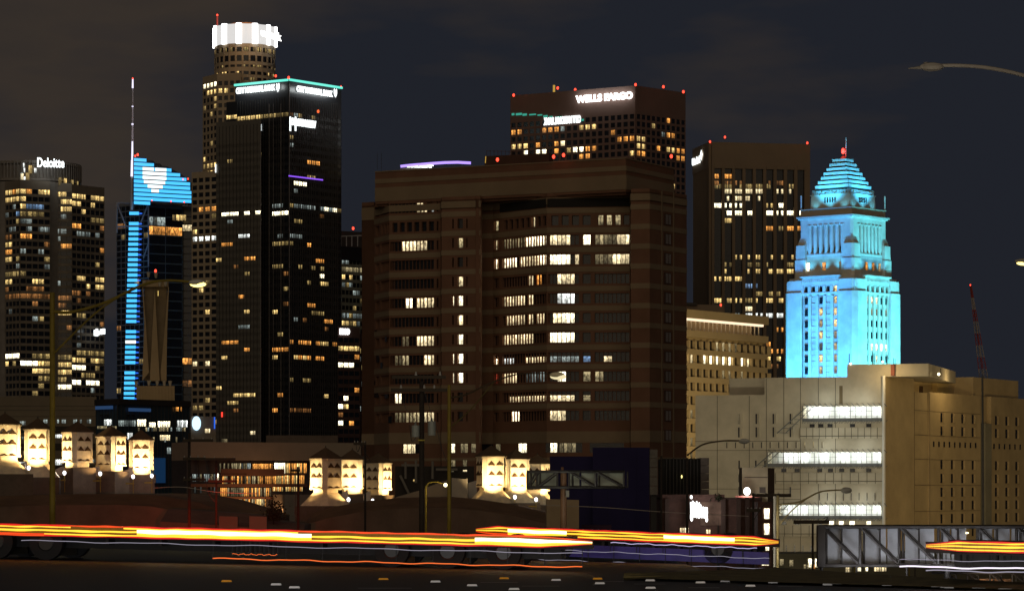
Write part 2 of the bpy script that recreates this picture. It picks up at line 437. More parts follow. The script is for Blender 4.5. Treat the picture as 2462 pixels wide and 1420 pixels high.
runsM = [(120, 172, 454, 'Y', .5), (154, 172, 478, 'Y'), (154, 172, 497, 'Y'), (120, 172, 560, 'w', .6), (155, 170, 585, 'O'), (120, 140, 672, 'w'), (120, 172, 708, 'o', .9), (120, 172, 726, 'o', .9), (128, 172, 743, 'Y', .8),
         (134, 172, 850, 'y', .9), (134, 172, 868, 'Y', .9), (130, 172, 887, 'Y', .9), (134, 172, 905, 'y', .5), (134, 172, 924, 'H', .95)]
grid_tower(rt, [(118, 1724), (174, 1724)], 440, 1724, runs=runsM, **{**kw, 'pier': .2})
grid_tower(rt, [(-60, 1732), (2, 1722)], 436, 1722, runs=[(-10, 8, 470, 'Y', .7), (-10, 8, 487, 'Y'), (0, 8, 630, 'y'), (-10, 8, 664, 'Y'), (-10, 8, 864, 'H'), (-10, 8, 882, 'Y'), (-10, 8, 925, 'Y')], **kw)
# rounded crown
crown = MB(); k = D0 / F; c0 = XY(75, 1745)
def arc(cx, R_, a0, a1, n): return [Vector((cx.x + R_ * math.sin(t), cx.y - R_ * math.cos(t))) for t in [a0 + (a1 - a0) * i / n for i in range(n + 1)]]
ring = arc(c0, 28, -math.pi, math.pi, 40)[:-1]
crown.prism(ring, 0, Z(432, D0) + 1); crown.prism(ring, Z(425, D0), Z(419, D0) + .0); crown.prism(ring, Z(384, D0), Z(377, D0))
crown.prism(arc(c0, 26.5, -math.pi, math.pi, 40)[:-1], Z(419, D0), Z(385, D0))
for i in range(44):
    a = -math.pi / 2 + math.pi * i / 43; p = c0 + Vector((math.sin(a), -math.cos(a))) * 28.2
    crown.tube([(p.x, p.y, Z(419, D0)), (p.x, p.y, Z(380, D0))], .3, n=5)
crown.build('crown', dm('crown_metal', (.22, .2, .18), rough=.5, var=.3, scale=.1), rt)
for i, (px, py, w, key) in enumerate([(42, 420, 6, 'C'), (55, 418, 9, 'y'), (48, 423, 5, 'W'), (128, 426, 9, 'y'), (139, 427, 9, 'Y'), (153, 429, 8, 'y'), (163, 430, 8, 'y'), (46, 390, 4, 'W'), (47, 402, 4, 'W'), (40, 417, 6, 'w'), (73, 402, 5, 'W'), (63, 400, 12, 'y')]):
    a = math.asin(max(-1, min(1, ((px - CX) * D0 / F - c0.x) / 28.4))); R_ = 28.9
    p = c0 + Vector((math.sin(a), -math.cos(a))) * R_; t = Vector((math.cos(a), math.sin(a))); h = 2.2 if w > 5 else 1.2
    mb = MB(); w_ = w * k / 2; zc = Z(py, D0); kk = i * 7
    mb.face([Vector((*(p - t * w_), zc - h)), Vector((*(p + t * w_), zc - h)), Vector((*(p + t * w_), zc + h)), Vector((*(p - t * w_), zc + h))], [(kk, 0), (kk + 3, 0), (kk + 3, 1), (kk, 1)])
    mb.build('window', WM[key], rt)
gmb.build('glass_core', glass_dk, rt); wmb.build('wall', conc, rt); W_.build(rt)
fS = Face((87, 1714), (153, 1718)); sign(rt, 'Deloitte', fS, 87, 152, 381, 404, SIGN, .02, d=5)
sign_glow(fS, 87, 152, 392, 900, d=9); fl3 = Face((219, 1718), (252, 1722))
for x0, x1, y0, y1 in ((223, 227, 793, 807), (227.5, 233, 790, 808), (233.5, 236, 795, 806), (238, 243, 791, 804), (243.5, 250, 790, 803)): strip(rt, 'lit_logo', fl3, x0, x1, y0, y1, SIGN, d=1.5)

# --- tower with sail-shaped LED crown and spire
D0 = 2500; k = D0 / F
rt = root('spire_tower', 'glass skyscraper with white spire and blue LED sail crown showing a white heart', 'building', base_at(360, D0))
wall = dm('curtain_wall_mullion', (.20, .20, .21), rough=.5, var=.15)
grid_tower(rt, [(281, 2530), (357, 2502)], 484, 2500, depth=50, floor=4.6, bay=6, sill=.8, pier=.3, wall=wall, blank=2,
           runs=[(285, 300, 549, 'o', .8), (290, 305, 565, 'y', .7), (285, 300, 783, 'o', .7), (284, 296, 934, 'y', .4)], rnd=(.01, ['y']), panes=3)
grid_tower(rt, [(357, 2502), (438, 2520)], 486, 2500, depth=50, floor=7.5, bay=13, sill=.9, pier=.4, wall=dm('curtain_wall_blue', (.10, .14, .17), rough=.35, var=.2), blank=4,
           runs=[(362, 420, 546, 'O', .8), (400, 415, 565, 'W', .5)], rnd=(.015, ['y', 'w']), panes=4)
grid_tower(rt, [(438, 2524), (466, 2524)], 495, 2520, depth=50, floor=6, bay=8, sill=1, pier=.5, wall=dm('dark_bronze_panel', (.06, .05, .045), rough=.5), blank=3,
           runs=[(442, 456, 552, 'C', .8), (440, 462, 866, 'O', .6), (440, 462, 930, 'o', .5), (440, 460, 950, 'O', .5)], rnd=(.01, ['y']))
for px in (415, 424, 432, 440):
    mb = MB(); mb.face([P(px, 529, 2497), P(px + 7, 531, 2497), P(px + 7, 517, 2497), P(px, 516, 2497)], [(px, 0), (px + 3, 0), (px + 3, 1), (px, 1)]); mb.build('window', WM['Y' if px > 416 else 'y'], rt)
# braced frame at the top left corner of the shaft
mb = MB()
for a, b in [((281, 488), (303, 545)), ((357, 488), (335, 545)), ((281, 488), (357, 486)), ((281, 545), (357, 543)), ((281, 487), (281, 560)), ((357, 487), (357, 640)), ((357, 585), (345, 620))]:
    mb.tube([P(a[0], a[1], 2496), P(b[0], b[1], 2496)], .7, n=5)
mb.build('steel_brace', dm('pale_steel', (.32, .31, .33), rough=.5), rt)
LED = em('led_blue', (.06, .50, 1.0), 1.35); LED2 = em('led_deep_blue', (.02, .16, 1.0), .9); LEDW = em('led_white', (.85, .97, 1), 1.6)
top = [(322, 378), (350, 380), (352, 387), (369, 388), (371, 394), (386, 395), (388, 400), (404, 402), (422, 412), (430, 416), (442, 424), (450, 430), (457, 437), (458, 448), (461, 460), (461, 487)]
def topy(px):
    for (a, ya), (b, yb) in zip(top, top[1:]):
        if a <= px <= b: return ya + (yb - ya) * (px - a) / max(1e-6, b - a)
    return 487
mb = MB(); ft, bk = 2484, 2500      # the sail itself: a dark curved slab, and LED bands standing on it
for (a, ya), (b, yb) in zip(top, top[1:]):
    if b - a < 1: continue
    q = lambda px, py, D: P(px, py, 2490) + Vector((0, D - 2490, 0))
    mb.hexa([q(a, 488 - (360 - a) * .05, ft), q(b, 490, ft), q(b, 490, bk), q(a, 488 - (360 - a) * .05, bk), q(a, ya, ft), q(b, yb, ft), q(b, yb, bk), q(a, ya, bk)])
mb.build('crown', dm('crown_dark', (.02, .02, .03), rough=.5), rt)
row = 380.; i = 0
def heart(px, py):
    x = (px - 372.5) / 29.; y = (py - 431) / 34.
    if not -1 < x < 1: return False
    if y < 0: return py > 403 and abs(x) < .98 and abs(px - 372) > .8 * (py < 413)
    return y < 1 and abs(x) < (1 - y) ** .72
while row < 486:
    hgt = 7.6; x = 322.
    slope = lambda px: row + (px - 322) * .055
    seg = []; st = None
    while x < 461:
        y = slope(x + 1.5); ok = y > topy(x + 1.5) - .5 and y < 484 + (x - 322) * .03
        key = None if not ok else ('w' if heart(x + 1.5, y + 3) else 'b')
        seg.append((x, key)); x += 3
    j = 0
    while j < len(seg):
        if seg[j][1] is None: j += 1; continue
        m = j
        while m + 1 < len(seg) and seg[m + 1][1] == seg[j][1]: m += 1
        x0, x1 = seg[j][0], seg[m][0] + 3; mb = MB()
        mb.hexa([P(x0, slope(x0) + hgt, 2483), P(x1, slope(x1) + hgt, 2483), P(x1, slope(x1) + hgt, 2484), P(x0, slope(x0) + hgt, 2484), P(x0, slope(x0), 2483), P(x1, slope(x1), 2483), P(x1, slope(x1), 2484), P(x0, slope(x0), 2484)])
        mb.build('led_band', LEDW if seg[j][1] == 'w' else LED, rt); j = m + 1
    row += 10.3
# vertical LED strip of stacked blue panels
y = 509.; i = 0
while y < 966:
    t = (y - 508) / 460; x0, x1 = 311 - 14 * t, 334 - 11 * t; h = 7.5
    if not (525 > y > 516 or 556 > y > 552 or 772 < y < 784 or 872 < y < 884):
        mb = MB(); d = 2478; mb.hexa([P(x0, y + h, d), P(x1, y + h, d), P(x1, y + h, d + 3), P(x0, y + h, d + 3), P(x0, y, d), P(x1, y, d), P(x1, y, d + 3), P(x0, y, d + 3)])
        mb.build('led_panel', LEDW if 806 < y < 818 else LED, rt)
        mb = MB(); d = 2482; mb.hexa([P(x1 + .5, y + h - 1, d), P(x1 + 8, y + h - 2, d), P(x1 + 8, y + h - 2, d + 3), P(x1 + .5, y + h - 1, d + 3), P(x1 + .5, y + 2, d), P(x1 + 8, y + 3, d), P(x1 + 8, y + 3, d + 3), P(x1 + .5, y + 2, d + 3)])
        mb.build('led_side_panel', LED2, rt)
    y += 12.35; i += 1
mb = MB(); mb.tube([P(317, 505, 2490), P(317.5, 384, 2490)], 6 * k * .62, 5.5 * k * .62, n=10); mb.tube([P(318, 384, 2490), P(319, 300, 2490), P(319.5, 230, 2490), P(319.5, 189, 2490)], 3.1 * k, .9 * k, n=8)
light('added_spire_spot', 'SPOT', P(318, 470, 2440), 60000, (.95, .88, 1), aim=P(319, 300, 2490), size=1, spot=50, blend=.8); mb.build('spire', dm('spire_white', (.55, .52, .55), rough=.4, var=.1), rt)  # added spot without a fixture, brightens the dark spire shaft
GLOW = em('spire_led', (.82, .78, 1), 1.3)
for (y0, y1, r) in [(384, 424, 3.9), (340, 383, 2.4), (297, 300, 3.0), (255, 257, 2.6), (190, 212, 2.2)]:
    mb = MB(); mb.tube([P(318 + (384 - y1) * .006, y1, 2488), P(318 + (384 - y0) * .006, y0, 2488)], r * k, r * k * .75, n=8); mb.build('spire_light', GLOW, rt)
for x, y, r in [(319, 189, 1.6), (325, 375, 2), (331, 372, 2.5), (452, 430, 1.8), (440, 431, 1.5), (411, 484, 1.6), (443, 486, 1.6), (365, 482, 1.4)]: beacon(rt, x, y, 2481, r, 0)

# --- round crowned tower
D0 = 2048; k = D0 / F
rt = root('round_tower', 'tallest skyscraper, pale stone stepped round tower with brilliant white fluted crown', 'building', base_at(589, D0))
stone = dm('granite_buff', (.42, .34, .24), var=.15, scale=.04)
c0 = XY(589, 2068); Rr = 73.5 * 2068 / F
W_ = Windows(); wmb = MB(); gmb = MB()
n = 28
pts = [Vector((c0.x + Rr * math.sin(t), c0.y - Rr * math.cos(t))) for t in [2 * math.pi * i / n for i in range(n)]]
gmb.prism([c0 + (p - c0) * .985 for p in pts], 0, Z(110, D0))
zt = Z(108, D0); fl = 4.9
def ringband(z0, z1, r=1.0):
    wmb.prism([c0 + (p - c0) * r for p in pts], z0, z1)
ringband(Z(112, D0), zt + 1)
rows_ = [(113, 124, .05, 'y'), (133, 147, 0, 'dark'), (155, 161, .3, 'y'), (171, 179, .3, 'Y'), (186, 193, .2, 'y')]
prev = 112
for (ya, yb, pr, key) in rows_ + [(202, 210, .1, 'y')]:
    ringband(Z(ya, D0), Z(prev, D0)); prev = yb
ringband(0, Z(210, D0))
for i in range(n):
    a, b = pts[i - 1], pts[i]
    if (a + b).y / 2 > c0.y: continue
    f = Face.__new__(Face); f.a, f.b = (a, b) if a.x < b.x else (b, a); d = f.b - f.a; f.L = d.length; f.u = d / f.L; f.n = Vector((f.u.y, -f.u.x))
    for (ya, yb, pr, key) in rows_:
        f.box(wmb, -.4, .8, Z(yb, D0), Z(ya, D0), -.3, .15)
        for q in range(2):
            L = (f.L - 1.4) / 2; q0 = .9 + q * (L + .1)
            W_.add(f, q0, q0 + L - .25, Z(yb, D0) + .1, Z(ya, D0) - .1, key if random.random() < (.55 if ya == 113 else pr) else 'dark', 2, d=-.25)
# fluted white crown with glowing columns
mb = MB(); nf = 12
for i in range(nf):
    for s in range(6):
        def cp(j): t = 2 * math.pi * (i + j / 6) / nf + .15; r = Rr * (.975 + .035 * math.sin(math.pi * j / 6)); return Vector((c0.x + r * math.sin(t), c0.y - r * math.cos(t)))
        a, b = cp(s), cp(s + 1); z0, z1 = Z(104, D0), Z(57, D0)
        mb.face([(a.x, a.y, z0), (b.x, b.y, z0), (b.x, b.y, z1), (a.x, a.y, z1)])
mb.prism([c0 + (p - c0) * .96 for p in pts], Z(104, D0), Z(60, D0))
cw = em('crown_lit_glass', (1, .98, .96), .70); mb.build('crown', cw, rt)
for i in range(nf):
    t = 2 * math.pi * (i + .5) / nf + .15
    if math.cos(t) < -.3: continue
    p = Vector((c0.x + Rr * 1.0 * math.sin(t), c0.y - Rr * 1.0 * math.cos(t)))
    mb = MB(); mb.tube([(p.x, p.y, Z(105, D0)), (p.x, p.y, Z(56, D0))], 2.0 if abs(math.sin(t)) < .7 else 1.5, n=8); mb.build('crown_light_column', em('crown_column', (1, 1, 1), 3), rt)
mb = MB(); mb.prism([c0 + (p - c0) * .5 for p in pts], Z(58, D0), Z(48, D0), .94); mb.build('helipad_drum', dm('terracotta_drum', (.5, .22, .1)), rt)
light('crown_roof_light', 'POINT', P(597, 52, 2030), 9000, (1, .6, .3), size=.5)
sign(rt, 'usbank', Face((600, 2030), (664, 2062)), 612, 661, 69, 88, em('sign_bold_white', (1, 1, .97), 3.2), .06, d=5)
mb = MB(); mb.tube([P(522.5, 62, D0), P(522.5, 38, D0)], .5); mb.build('mast', em('mast_red', (.7, .06, .04), .5), rt); beacon(rt, 522.5, 37, D0, 2.2, 0)
# stepped granite wings
kw = dict(depth=40, floor=4.82, sill=1.9, pier=1.5, wall=stone, wallmb=wmb, glassmb=gmb, wins=W_, dark=True, relief=.5)
grid_tower(rt, [(489, 2062), (523, 2045), (580, 2040)], 180, 2050, bay=4.6, blank=5, rnd=(.05, ['y', 'Y']), panes=2,
           runs=[(485, 523, 191, 'H', 1), (489, 545, 227, 'Y', .7), (489, 515, 262, 'y', .2), (505, 515, 353, 'y'), (500, 520, 403, 'Y'), (500, 520, 420, 'Y'), (496, 515, 490, 'Y', .7), (490, 515, 505, 'O', .8), (490, 515, 580, 'W', .9), (490, 515, 755, 'Y', .4), (490, 515, 872, 'Y', .6), (490, 515, 893, 'C', .4), (490, 515, 960, 'y', .4)], **kw)
grid_tower(rt, [(462, 2050), (492, 2044), (523, 2038)], 413, 2045, bay=4.6, blank=4, rnd=(.03, ['y', 'Y']), panes=2,
           runs=[(460, 515, 508, 'O', .9), (460, 515, 528, 'y', .4), (460, 474, 560, 'Y'), (460, 515, 581, 'W', .95), (490, 512, 755, 'Y', .8), (478, 512, 820, 'C', .3), (462, 512, 873, 'C', .6), (495, 512, 893, 'C', .5), (470, 512, 960, 'y', .5), (460, 512, 978, 'y', .4)], **kw)
gmb.build('glass_core', glass_dk, rt); wmb.build('wall', stone, rt); W_.build(rt)

# --- dark glass twin-face tower with teal roof line
D0 = 1610; k = D0 / F
rt = root('glass_tower', 'black glass tower outlined with a teal roof line and two white bank signs', 'building', base_at(694, D0))
bg_ = dm('black_glass_panel', (.022, .023, .027), rough=.3, spec=.6, var=.25, scale=.06)
bg2 = dm('sheen_glass_panel', (.13, .12, .10), rough=.35, spec=.5, var=.12, scale=.05)  # paler copy of the black glass, reflected light put into its colour
W_ = Windows(); wmb = MB(); gmb = MB(); w2 = MB(); g2 = MB()
kw = dict(depth=30, floor=3.92, bay=3.5, sill=1.9, pier=.16, wall=bg_, glassmb=gmb, wins=W_, blank=17, relief=.18, panes=4)
runs = [(545, 694, 278, 'Y', .95), (632, 694, 275, 'y', .7), (694, 720, 277, 'o', .7), (655, 694, 505, 'H', .95), (694, 815, 508, 'y', .6), (780, 815, 512, 'H', .8), (655, 694, 487, 'w', .6), (694, 815, 491, 'w', .7),
        (705, 725, 530, 'y', .9), (720, 765, 252, 'y', .5), (735, 765, 398, 'O', .9), (707, 735, 435, 'H', .9), (738, 755, 435, 'y'), (655, 700, 560, 'w', .6), (700, 722, 565, 'w'), (660, 704, 583, 'y', .9), (735, 742, 587, 'O'),
        (655, 694, 640, 'y', .5), (755, 790, 625, 'O', .5), (700, 800, 640, 'y', .4), (772, 780, 665, 'H'), (775, 785, 683, 'Y'), (740, 752, 738, 'O'), (678, 706, 735, 'o', .8), (640, 694, 757, 'Y', .6), (735, 780, 757, 'y', .5),
        (725, 740, 775, 'o', .8), (780, 812, 780, 'O', .5), (780, 812, 800, 'o', .6), (660, 694, 831, 'O', .7), (694, 815, 831, 'O', .7), (775, 812, 834, 'Y', .6), (655, 694, 850, 'Y', .5), (704, 775, 852, 'O', .9), (704, 775, 852, 'Y', .4),
        (704, 750, 889, 'Y', .6), (694, 765, 908, 'y', .7), (630, 680, 956, 'O', .3), (765, 795, 960, 'Y', .7), (655, 700, 994, 'O', .7), (700, 750, 993, 'o', .8), (628, 636, 1030, 'c'), (655, 700, 1053, 'O', .6)]
grid_tower(rt, [(694, 1610), (820, 1643)], 191, 1610, runs=runs, rnd=(.015, ['y', 'o', 'w']), wallmb=wmb, **kw)
grid_tower(rt, [(566, 1631), (694, 1610)], 191, 1610, runs=[r for r in runs if not (r[2] > 290 and r[1] < 656)], rnd=(.008, ['y', 'o']), wallmb=wmb, **kw)
grid_tower(rt, [(545, 1630), (570, 1626)], 245, 1628, runs=runs[:1], wallmb=wmb, **{**kw, 'blank': 7})
run2 = [(520, 628, 510, 'H', .8), (575, 628, 489, 'w', .5), (560, 618, 565, 'W', .45), (540, 556, 585, 'O', .9), (596, 612, 621, 'O', .8), (560, 596, 640, 'o', .6), (560, 606, 717, 'O', .5), (588, 602, 756, 'Y', .8), (575, 612, 793, 'w', .4), (535, 575, 831, 'O', .85), (590, 602, 831, 'O'), (537, 548, 852, 'Y'), (520, 628, 866, 'w', .1),
        (550, 612, 956, 'Y', .55), (544, 575, 975, 'Y', .8), (556, 600, 994, 'o', .4), (570, 628, 1032, 'C', .5), (520, 560, 1052, 'c', .6), (520, 528, 628, 'Y'), (515, 530, 940, 'Y', .7)]
grid_tower(rt, [(520, 1622), (628, 1607)], 290, 1614, runs=run2, rnd=(.006, ['y', 'w']), wallmb=w2, **{**kw, 'blank': 12, 'sill': 2.1, 'glassmb': g2})
g2.build('projecting_bay_glass', dm('sheen_glass_core', (.10, .092, .078), rough=.3, spec=.5, var=.12, scale=.05), rt)  # bay glass greyed likewise for its reflections
fins = MB()
for f_, st in ((Face((566, 1631), (694, 1610)), 1.75), (Face((694, 1610), (820, 1643)), 1.75), (Face((520, 1622), (628, 1607)), 2.2)):
    for j in range(1, int(f_.L / st)): f_.box(fins, j * st, j * st + .14, 5, Z(215 if f_.a.x > -130 or f_.b.x > -130 else 300, 1612) - 4 if st < 2 else Z(300, 1612), .18, .5)
fins.build('glazing_fins', dm('fin_grey', (.075, .07, .068), rough=.4), rt)
gmb.build('glass_core', glass_dk, rt); wmb.build('wall', bg_, rt); w2.build('projecting_bay', bg2, rt); W_.build(rt)
fl_, fr_ = Face((566, 1631), (694, 1610)), Face((694, 1610), (820, 1643))
TEAL = em('teal_tube', (.16, 1, .80), .95)
strip(rt, 'roof_light_strip', fl_, 566, 694.6, 203, 208, TEAL, d=.4, th=.8); strip(rt, 'roof_light_strip', fr_, 693.4, 820, 189.5, 194.5, TEAL, d=.4, th=.8)
sign(rt, 'CITY NATIONAL BANK', fl_, 570, 664, 212, 227, SIGN, .05); sign(rt, 'CITY NATIONAL BANK', fr_, 711, 797, 206, 221, SIGN, .05)
sign_glow(fl_, 570, 675, 217, 1800); sign_glow(fr_, 705, 808, 212, 1800)
def leaf(f, px, py0, py1, w):
    q, zt, _ = f.hit(px, py0); _, zb, _ = f.hit(px, py1); mb = MB(); h = zt - zb
    for s in (-1, 1):
        mb.face([f.pt(q + s * .15, zb, 1), f.pt(q + s * w, zb + h * .45, 1), f.pt(q + s * w, zb + h * .85, 1), f.pt(q + s * w * .6, zt, 1), f.pt(q + s * .15, zb + h * .8, 1)])
    return mb.build('sign_emblem', SIGN, rt)
leaf(fl_, 671, 200, 223, 1.1); leaf(fr_, 803, 213, 236, 1.3)
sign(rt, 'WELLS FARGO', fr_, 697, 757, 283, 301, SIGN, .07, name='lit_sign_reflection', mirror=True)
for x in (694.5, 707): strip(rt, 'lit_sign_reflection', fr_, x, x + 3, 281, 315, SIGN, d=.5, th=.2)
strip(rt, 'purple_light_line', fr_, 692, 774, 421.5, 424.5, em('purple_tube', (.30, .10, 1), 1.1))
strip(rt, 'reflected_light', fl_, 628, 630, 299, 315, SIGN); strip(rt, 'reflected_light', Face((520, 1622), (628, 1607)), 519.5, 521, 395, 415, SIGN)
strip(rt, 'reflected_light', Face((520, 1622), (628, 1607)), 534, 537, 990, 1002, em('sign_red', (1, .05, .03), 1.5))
for m in (648, 658, 676): strip(rt, 'corner_mullion', fl_, m, m + 1, 250, 1060, dm('mullion_grey', (.22, .2, .2), rough=.4), d=.2, th=.3)
strip(rt, 'corner_mullion', fr_, 694, 695.5, 200, 1060, dm('mullion_grey', (.2,) * 3), d=.2, th=.3)
strip(rt, 'corner_mullion', Face((520, 1622), (628, 1607)), 627, 628.5, 292, 1060, dm('mullion_grey', (.2,) * 3), d=.2, th=.3)
beacon(rt, 694, 187, 1612, 2.8, 4); beacon(rt, 663, 183, 1640, 2.6, 8); beacon(rt, 820, 208, 1643, 1.5, 2); beacon(rt, 765, 268, 1608, 3, 0, em('sign_orange_red', (1, .13, .03), 1.6))
# grey plinth level behind the low buildings
mb = MB(); mb.prism(plan([(640, 1560), (870, 1560)], 12), 0, Z(1046, 1560)); mb.build('podium', dm('podium_brown', (.2, .15, .12)), rt)

# --- narrow pair between the glass tower and the brick block
D0 = 1900
rt = root('office_tower', 'slim tower with a glowing white upper storey and dark roof penthouse', 'building', base_at(845, D0))
grid_tower(rt, [(812, D0), (900, D0 + 20)], 592, D0, depth=25, floor=4.7, bay=3, sill=2.0, pier=.3, wall=dm('greenish_panel', (.2, .2, .16)), blank=3,
           runs=[(818, 868, 640, 'O', .6), (818, 868, 655, 'c', .95), (818, 868, 675, 'Y', .5), (818, 868, 693, 'w', .6), (818, 868, 712, 'w', .4), (818, 868, 755, 'w', .4), (818, 868, 770, 'Y', .5), (818, 868, 785, 'y', .5)], rnd=(.18, ['w', 'y']))
f = Face((812, D0 - 1), (900, D0 + 19))
strip(rt, 'lit_storey', f, 812, 876, 592, 625, wm('storey_glow', (.85, 1, .93), .95, .55), d=.6)
mb = MB(); mb.prism(plan([(812, D0 + 8), (890, D0 + 20)], 16), Z(592, D0), Z(552, D0)); mb.build('penthouse', dm('dark_penthouse', (.05, .04, .04)), rt)
mb = MB()
for x in (820, 833, 846, 860): mb.tube([P(x, 592, D0 - 2), P(x, 568, D0 - 2)], .4, n=4)
mb.tube([P(814, 568, D0 - 2), P(872, 566, D0 - 2)], .4, n=4); mb.build('roof_frame', dm('pale_steel', (.32,) * 3), rt)
beacon(rt, 849, 549, D0, 2.8, 4)
D0 = 1480
rt = root('office_tower', 'dark brown mid-rise with a square white lit sign and golden window bands', 'building', base_at(840, D0))
grid_tower(rt, [(812, D0), (864, D0 + 6)], 786, D0, depth=25, floor=3.95, bay=2.6, sill=1.8, pier=.3, wall=dm('dark_red_panel', (.08, .045, .04)), blank=5, panes=2,
           runs=[(812, 855, 829, 'H', .9), (812, 860, 847, 'Y', .9), (812, 858, 867, 'O', .7), (812, 855, 884, 'H', .9), (840, 862, 938, 'O', .5), (832, 840, 958, 'H'), (814, 822, 975, 'H'), (830, 840, 977, 'Y'), (814, 822, 1012, 'H'), (840, 850, 1014, 'O')], rnd=(.02, ['o']))
grid_tower(rt, [(864, D0 + 6), (900, D0 + 40)], 800, D0, depth=25, floor=3.95, bay=2.6, sill=1.6, pier=.4, wall=dm('dark_red_panel', (.08,) * 3), blank=3, rnd=(.3, ['y', 'w']))
f = Face((812, D0), (864, D0 + 6)); sign(rt, 'BMO', f, 815, 839, 789, 804, em('sign_bold_white', (1,) * 3, 3.2), .1)

# --- Wells Fargo tower
D0 = 1650
rt = root('office_tower', 'dark red granite tower with white lit WELLS FARGO sign and red roof beacons', 'building', base_at(1528, D0))
gran = dm('red_granite', (.20, .125, .105), var=.15, scale=.05)
W_ = Windows(); wmb = MB(); gmb = MB()
fr = [(1228, 1692), (1528, 1650), (1647, 1680)]
kw = dict(depth=40, floor=3.88, bay=4.0, sill=1.3, pier=1.25, wall=gran, wallmb=wmb, glassmb=gmb, wins=W_, blank=15.0, dark=True, relief=.4, panes=3, rnd=(.02, ['y', 'O']))
runs = [(1233, 1270, 325, 'O', .9), (1310, 1345, 319, 'O', 1), (1345, 1400, 316, 'w', .7), (1398, 1432, 314, 'Y', .8), (1470, 1482, 311, 'O', 1), (1490, 1525, 326, 'O', 1), (1532, 1545, 326, 'Y'), (1590, 1600, 331, 'w'), (1602, 1616, 333, 'O'),
        (1233, 1275, 346, 'Y', .9), (1330, 1345, 340, 'O'), (1346, 1362, 339, 'C'), (1255, 1310, 360, 'H', .8), (1330, 1345, 357, 'O'), (1362, 1380, 355, 'Y'), (1380, 1415, 353, 'H'), (1415, 1435, 352, 'O', .7), (1532, 1545, 346, 'Y'), (1602, 1616, 353, 'Y'), (1628, 1645, 356, 'O'),
        (1400, 1432, 370, 'O', .6), (1508, 1523, 363, 'Y'), (1532, 1545, 363, 'O'), (1628, 1645, 376, 'O'), (1600, 1610, 295, 'O'), (1564, 1570, 296, 'y'), (1618, 1626, 449, 'Y')]
grid_tower(rt, fr, 206, 1650, runs=runs, **kw)
gmb.build('glass_core', glass_dk, rt); wmb.build('wall', gran, rt); W_.build(rt)
f = Face(fr[0], fr[1]); sign(rt, 'WELLS FARGO', f, 1386, 1523, 231, 249, em('sign_bold_white', (1,) * 3, 3.2), .05, name='sign_lettering')
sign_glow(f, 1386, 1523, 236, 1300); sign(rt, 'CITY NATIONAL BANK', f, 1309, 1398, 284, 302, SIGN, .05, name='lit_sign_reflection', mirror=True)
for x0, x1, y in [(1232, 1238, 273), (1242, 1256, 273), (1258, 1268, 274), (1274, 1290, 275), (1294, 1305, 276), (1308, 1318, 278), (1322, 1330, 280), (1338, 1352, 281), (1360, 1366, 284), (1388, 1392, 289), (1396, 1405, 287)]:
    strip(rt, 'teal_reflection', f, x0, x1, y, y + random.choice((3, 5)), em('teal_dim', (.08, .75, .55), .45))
for x, y in [(1235, 229), (1383, 216), (1528, 204), (1595, 209), (1643, 221), (1341, 212)]: beacon(rt, x, y, 1650 if x > 1400 else 1680, 2.8, 4)
mb = MB(); mb.tube([P(1332, 222, 1680), P(1332, 205, 1680)], .6); mb.build('roof_plant', em('mast_lamp', (1, .6, .1), .5), rt)

# --- purple curved roof line of a tower behind the brick block
D0 = 1300
rt = root('office_tower', 'hidden tower showing only its curved violet roof line over the brick block', 'building', base_at(1050, D0))
f = Face((955, D0), (1140, D0 + 6))
mb = MB(); mb.prism(plan([(962, D0 + 1), (1135, D0 + 7)], 30), 0, Z(402, D0)); mb.build('wall', conc, rt)
mb = MB(); ps = [(963, 400), (985, 397.5), (1010, 395.5), (1040, 393), (1070, 391), (1100, 390.3), (1132, 392)]
mb.tube([P(x, y, D0 - 2) for x, y in ps], .55, n=6); mb.build('roof_light_strip', em('violet_tube', (.42, .28, 1), 1.5), rt)
sign(rt, 'TRUIST', f, 972, 1040, 397, 404, SIGN, .12, d=2.5)

# --- tall tan tower with black window strips
D0 = 1850
rt = root('office_tower', 'tan stone tower with vertical black window strips and three red roof beacons', 'building', base_at(1710, D0))
tan = dm('tan_granite', (.27, .20, .135), var=.12, scale=.05)
fr = [(1671, 1888), (1710, 1850), (1946, 1862)]
f2 = Face(fr[1], fr[2]); f1 = Face(fr[0], fr[1]); gmb = MB(); wmb = MB(); W_ = Windows()
z1 = Z(342, 1850); zs = Z(405, 1850)
gmb.prism(plan(fr, 45), 0, z1 - 1); wmb.prism(plan(fr, 45), z1 - 1, z1)
for f in (f1, f2): f.box(wmb, 0, f.L, zs, z1, 0, 1.6)
edges_ = [1710] ; strips = [(1716.2 + 24.95 * i, 1734.2 + 24.8 * i) for i in range(9)]
q = 0
for a, b in strips:
    qa, qb = f2.hit(a, 600)[0], f2.hit(b, 600)[0]; f2.box(wmb, q, qa, 0, zs, 0, 1.4); f2.box(wmb, qa, qb, zs, zs + .1, 0, 1.5); q = qb
    f2.box(wmb, qa, qb, zs, Z(395, 1850), 1.6, 1.9)
f2.box(wmb, q, f2.L, 0, zs, 0, 1.4)
for j in range(13):
    qq = f1.L * (.04 + .72 * j / 12); f1.box(wmb, qq - .9, qq + .9, 0, zs, 0, 1.4)
f1.box(wmb, f1.L * .8, f1.L, 0, zs, 0, 1.4)
fl = 17.5 * 1850 / F
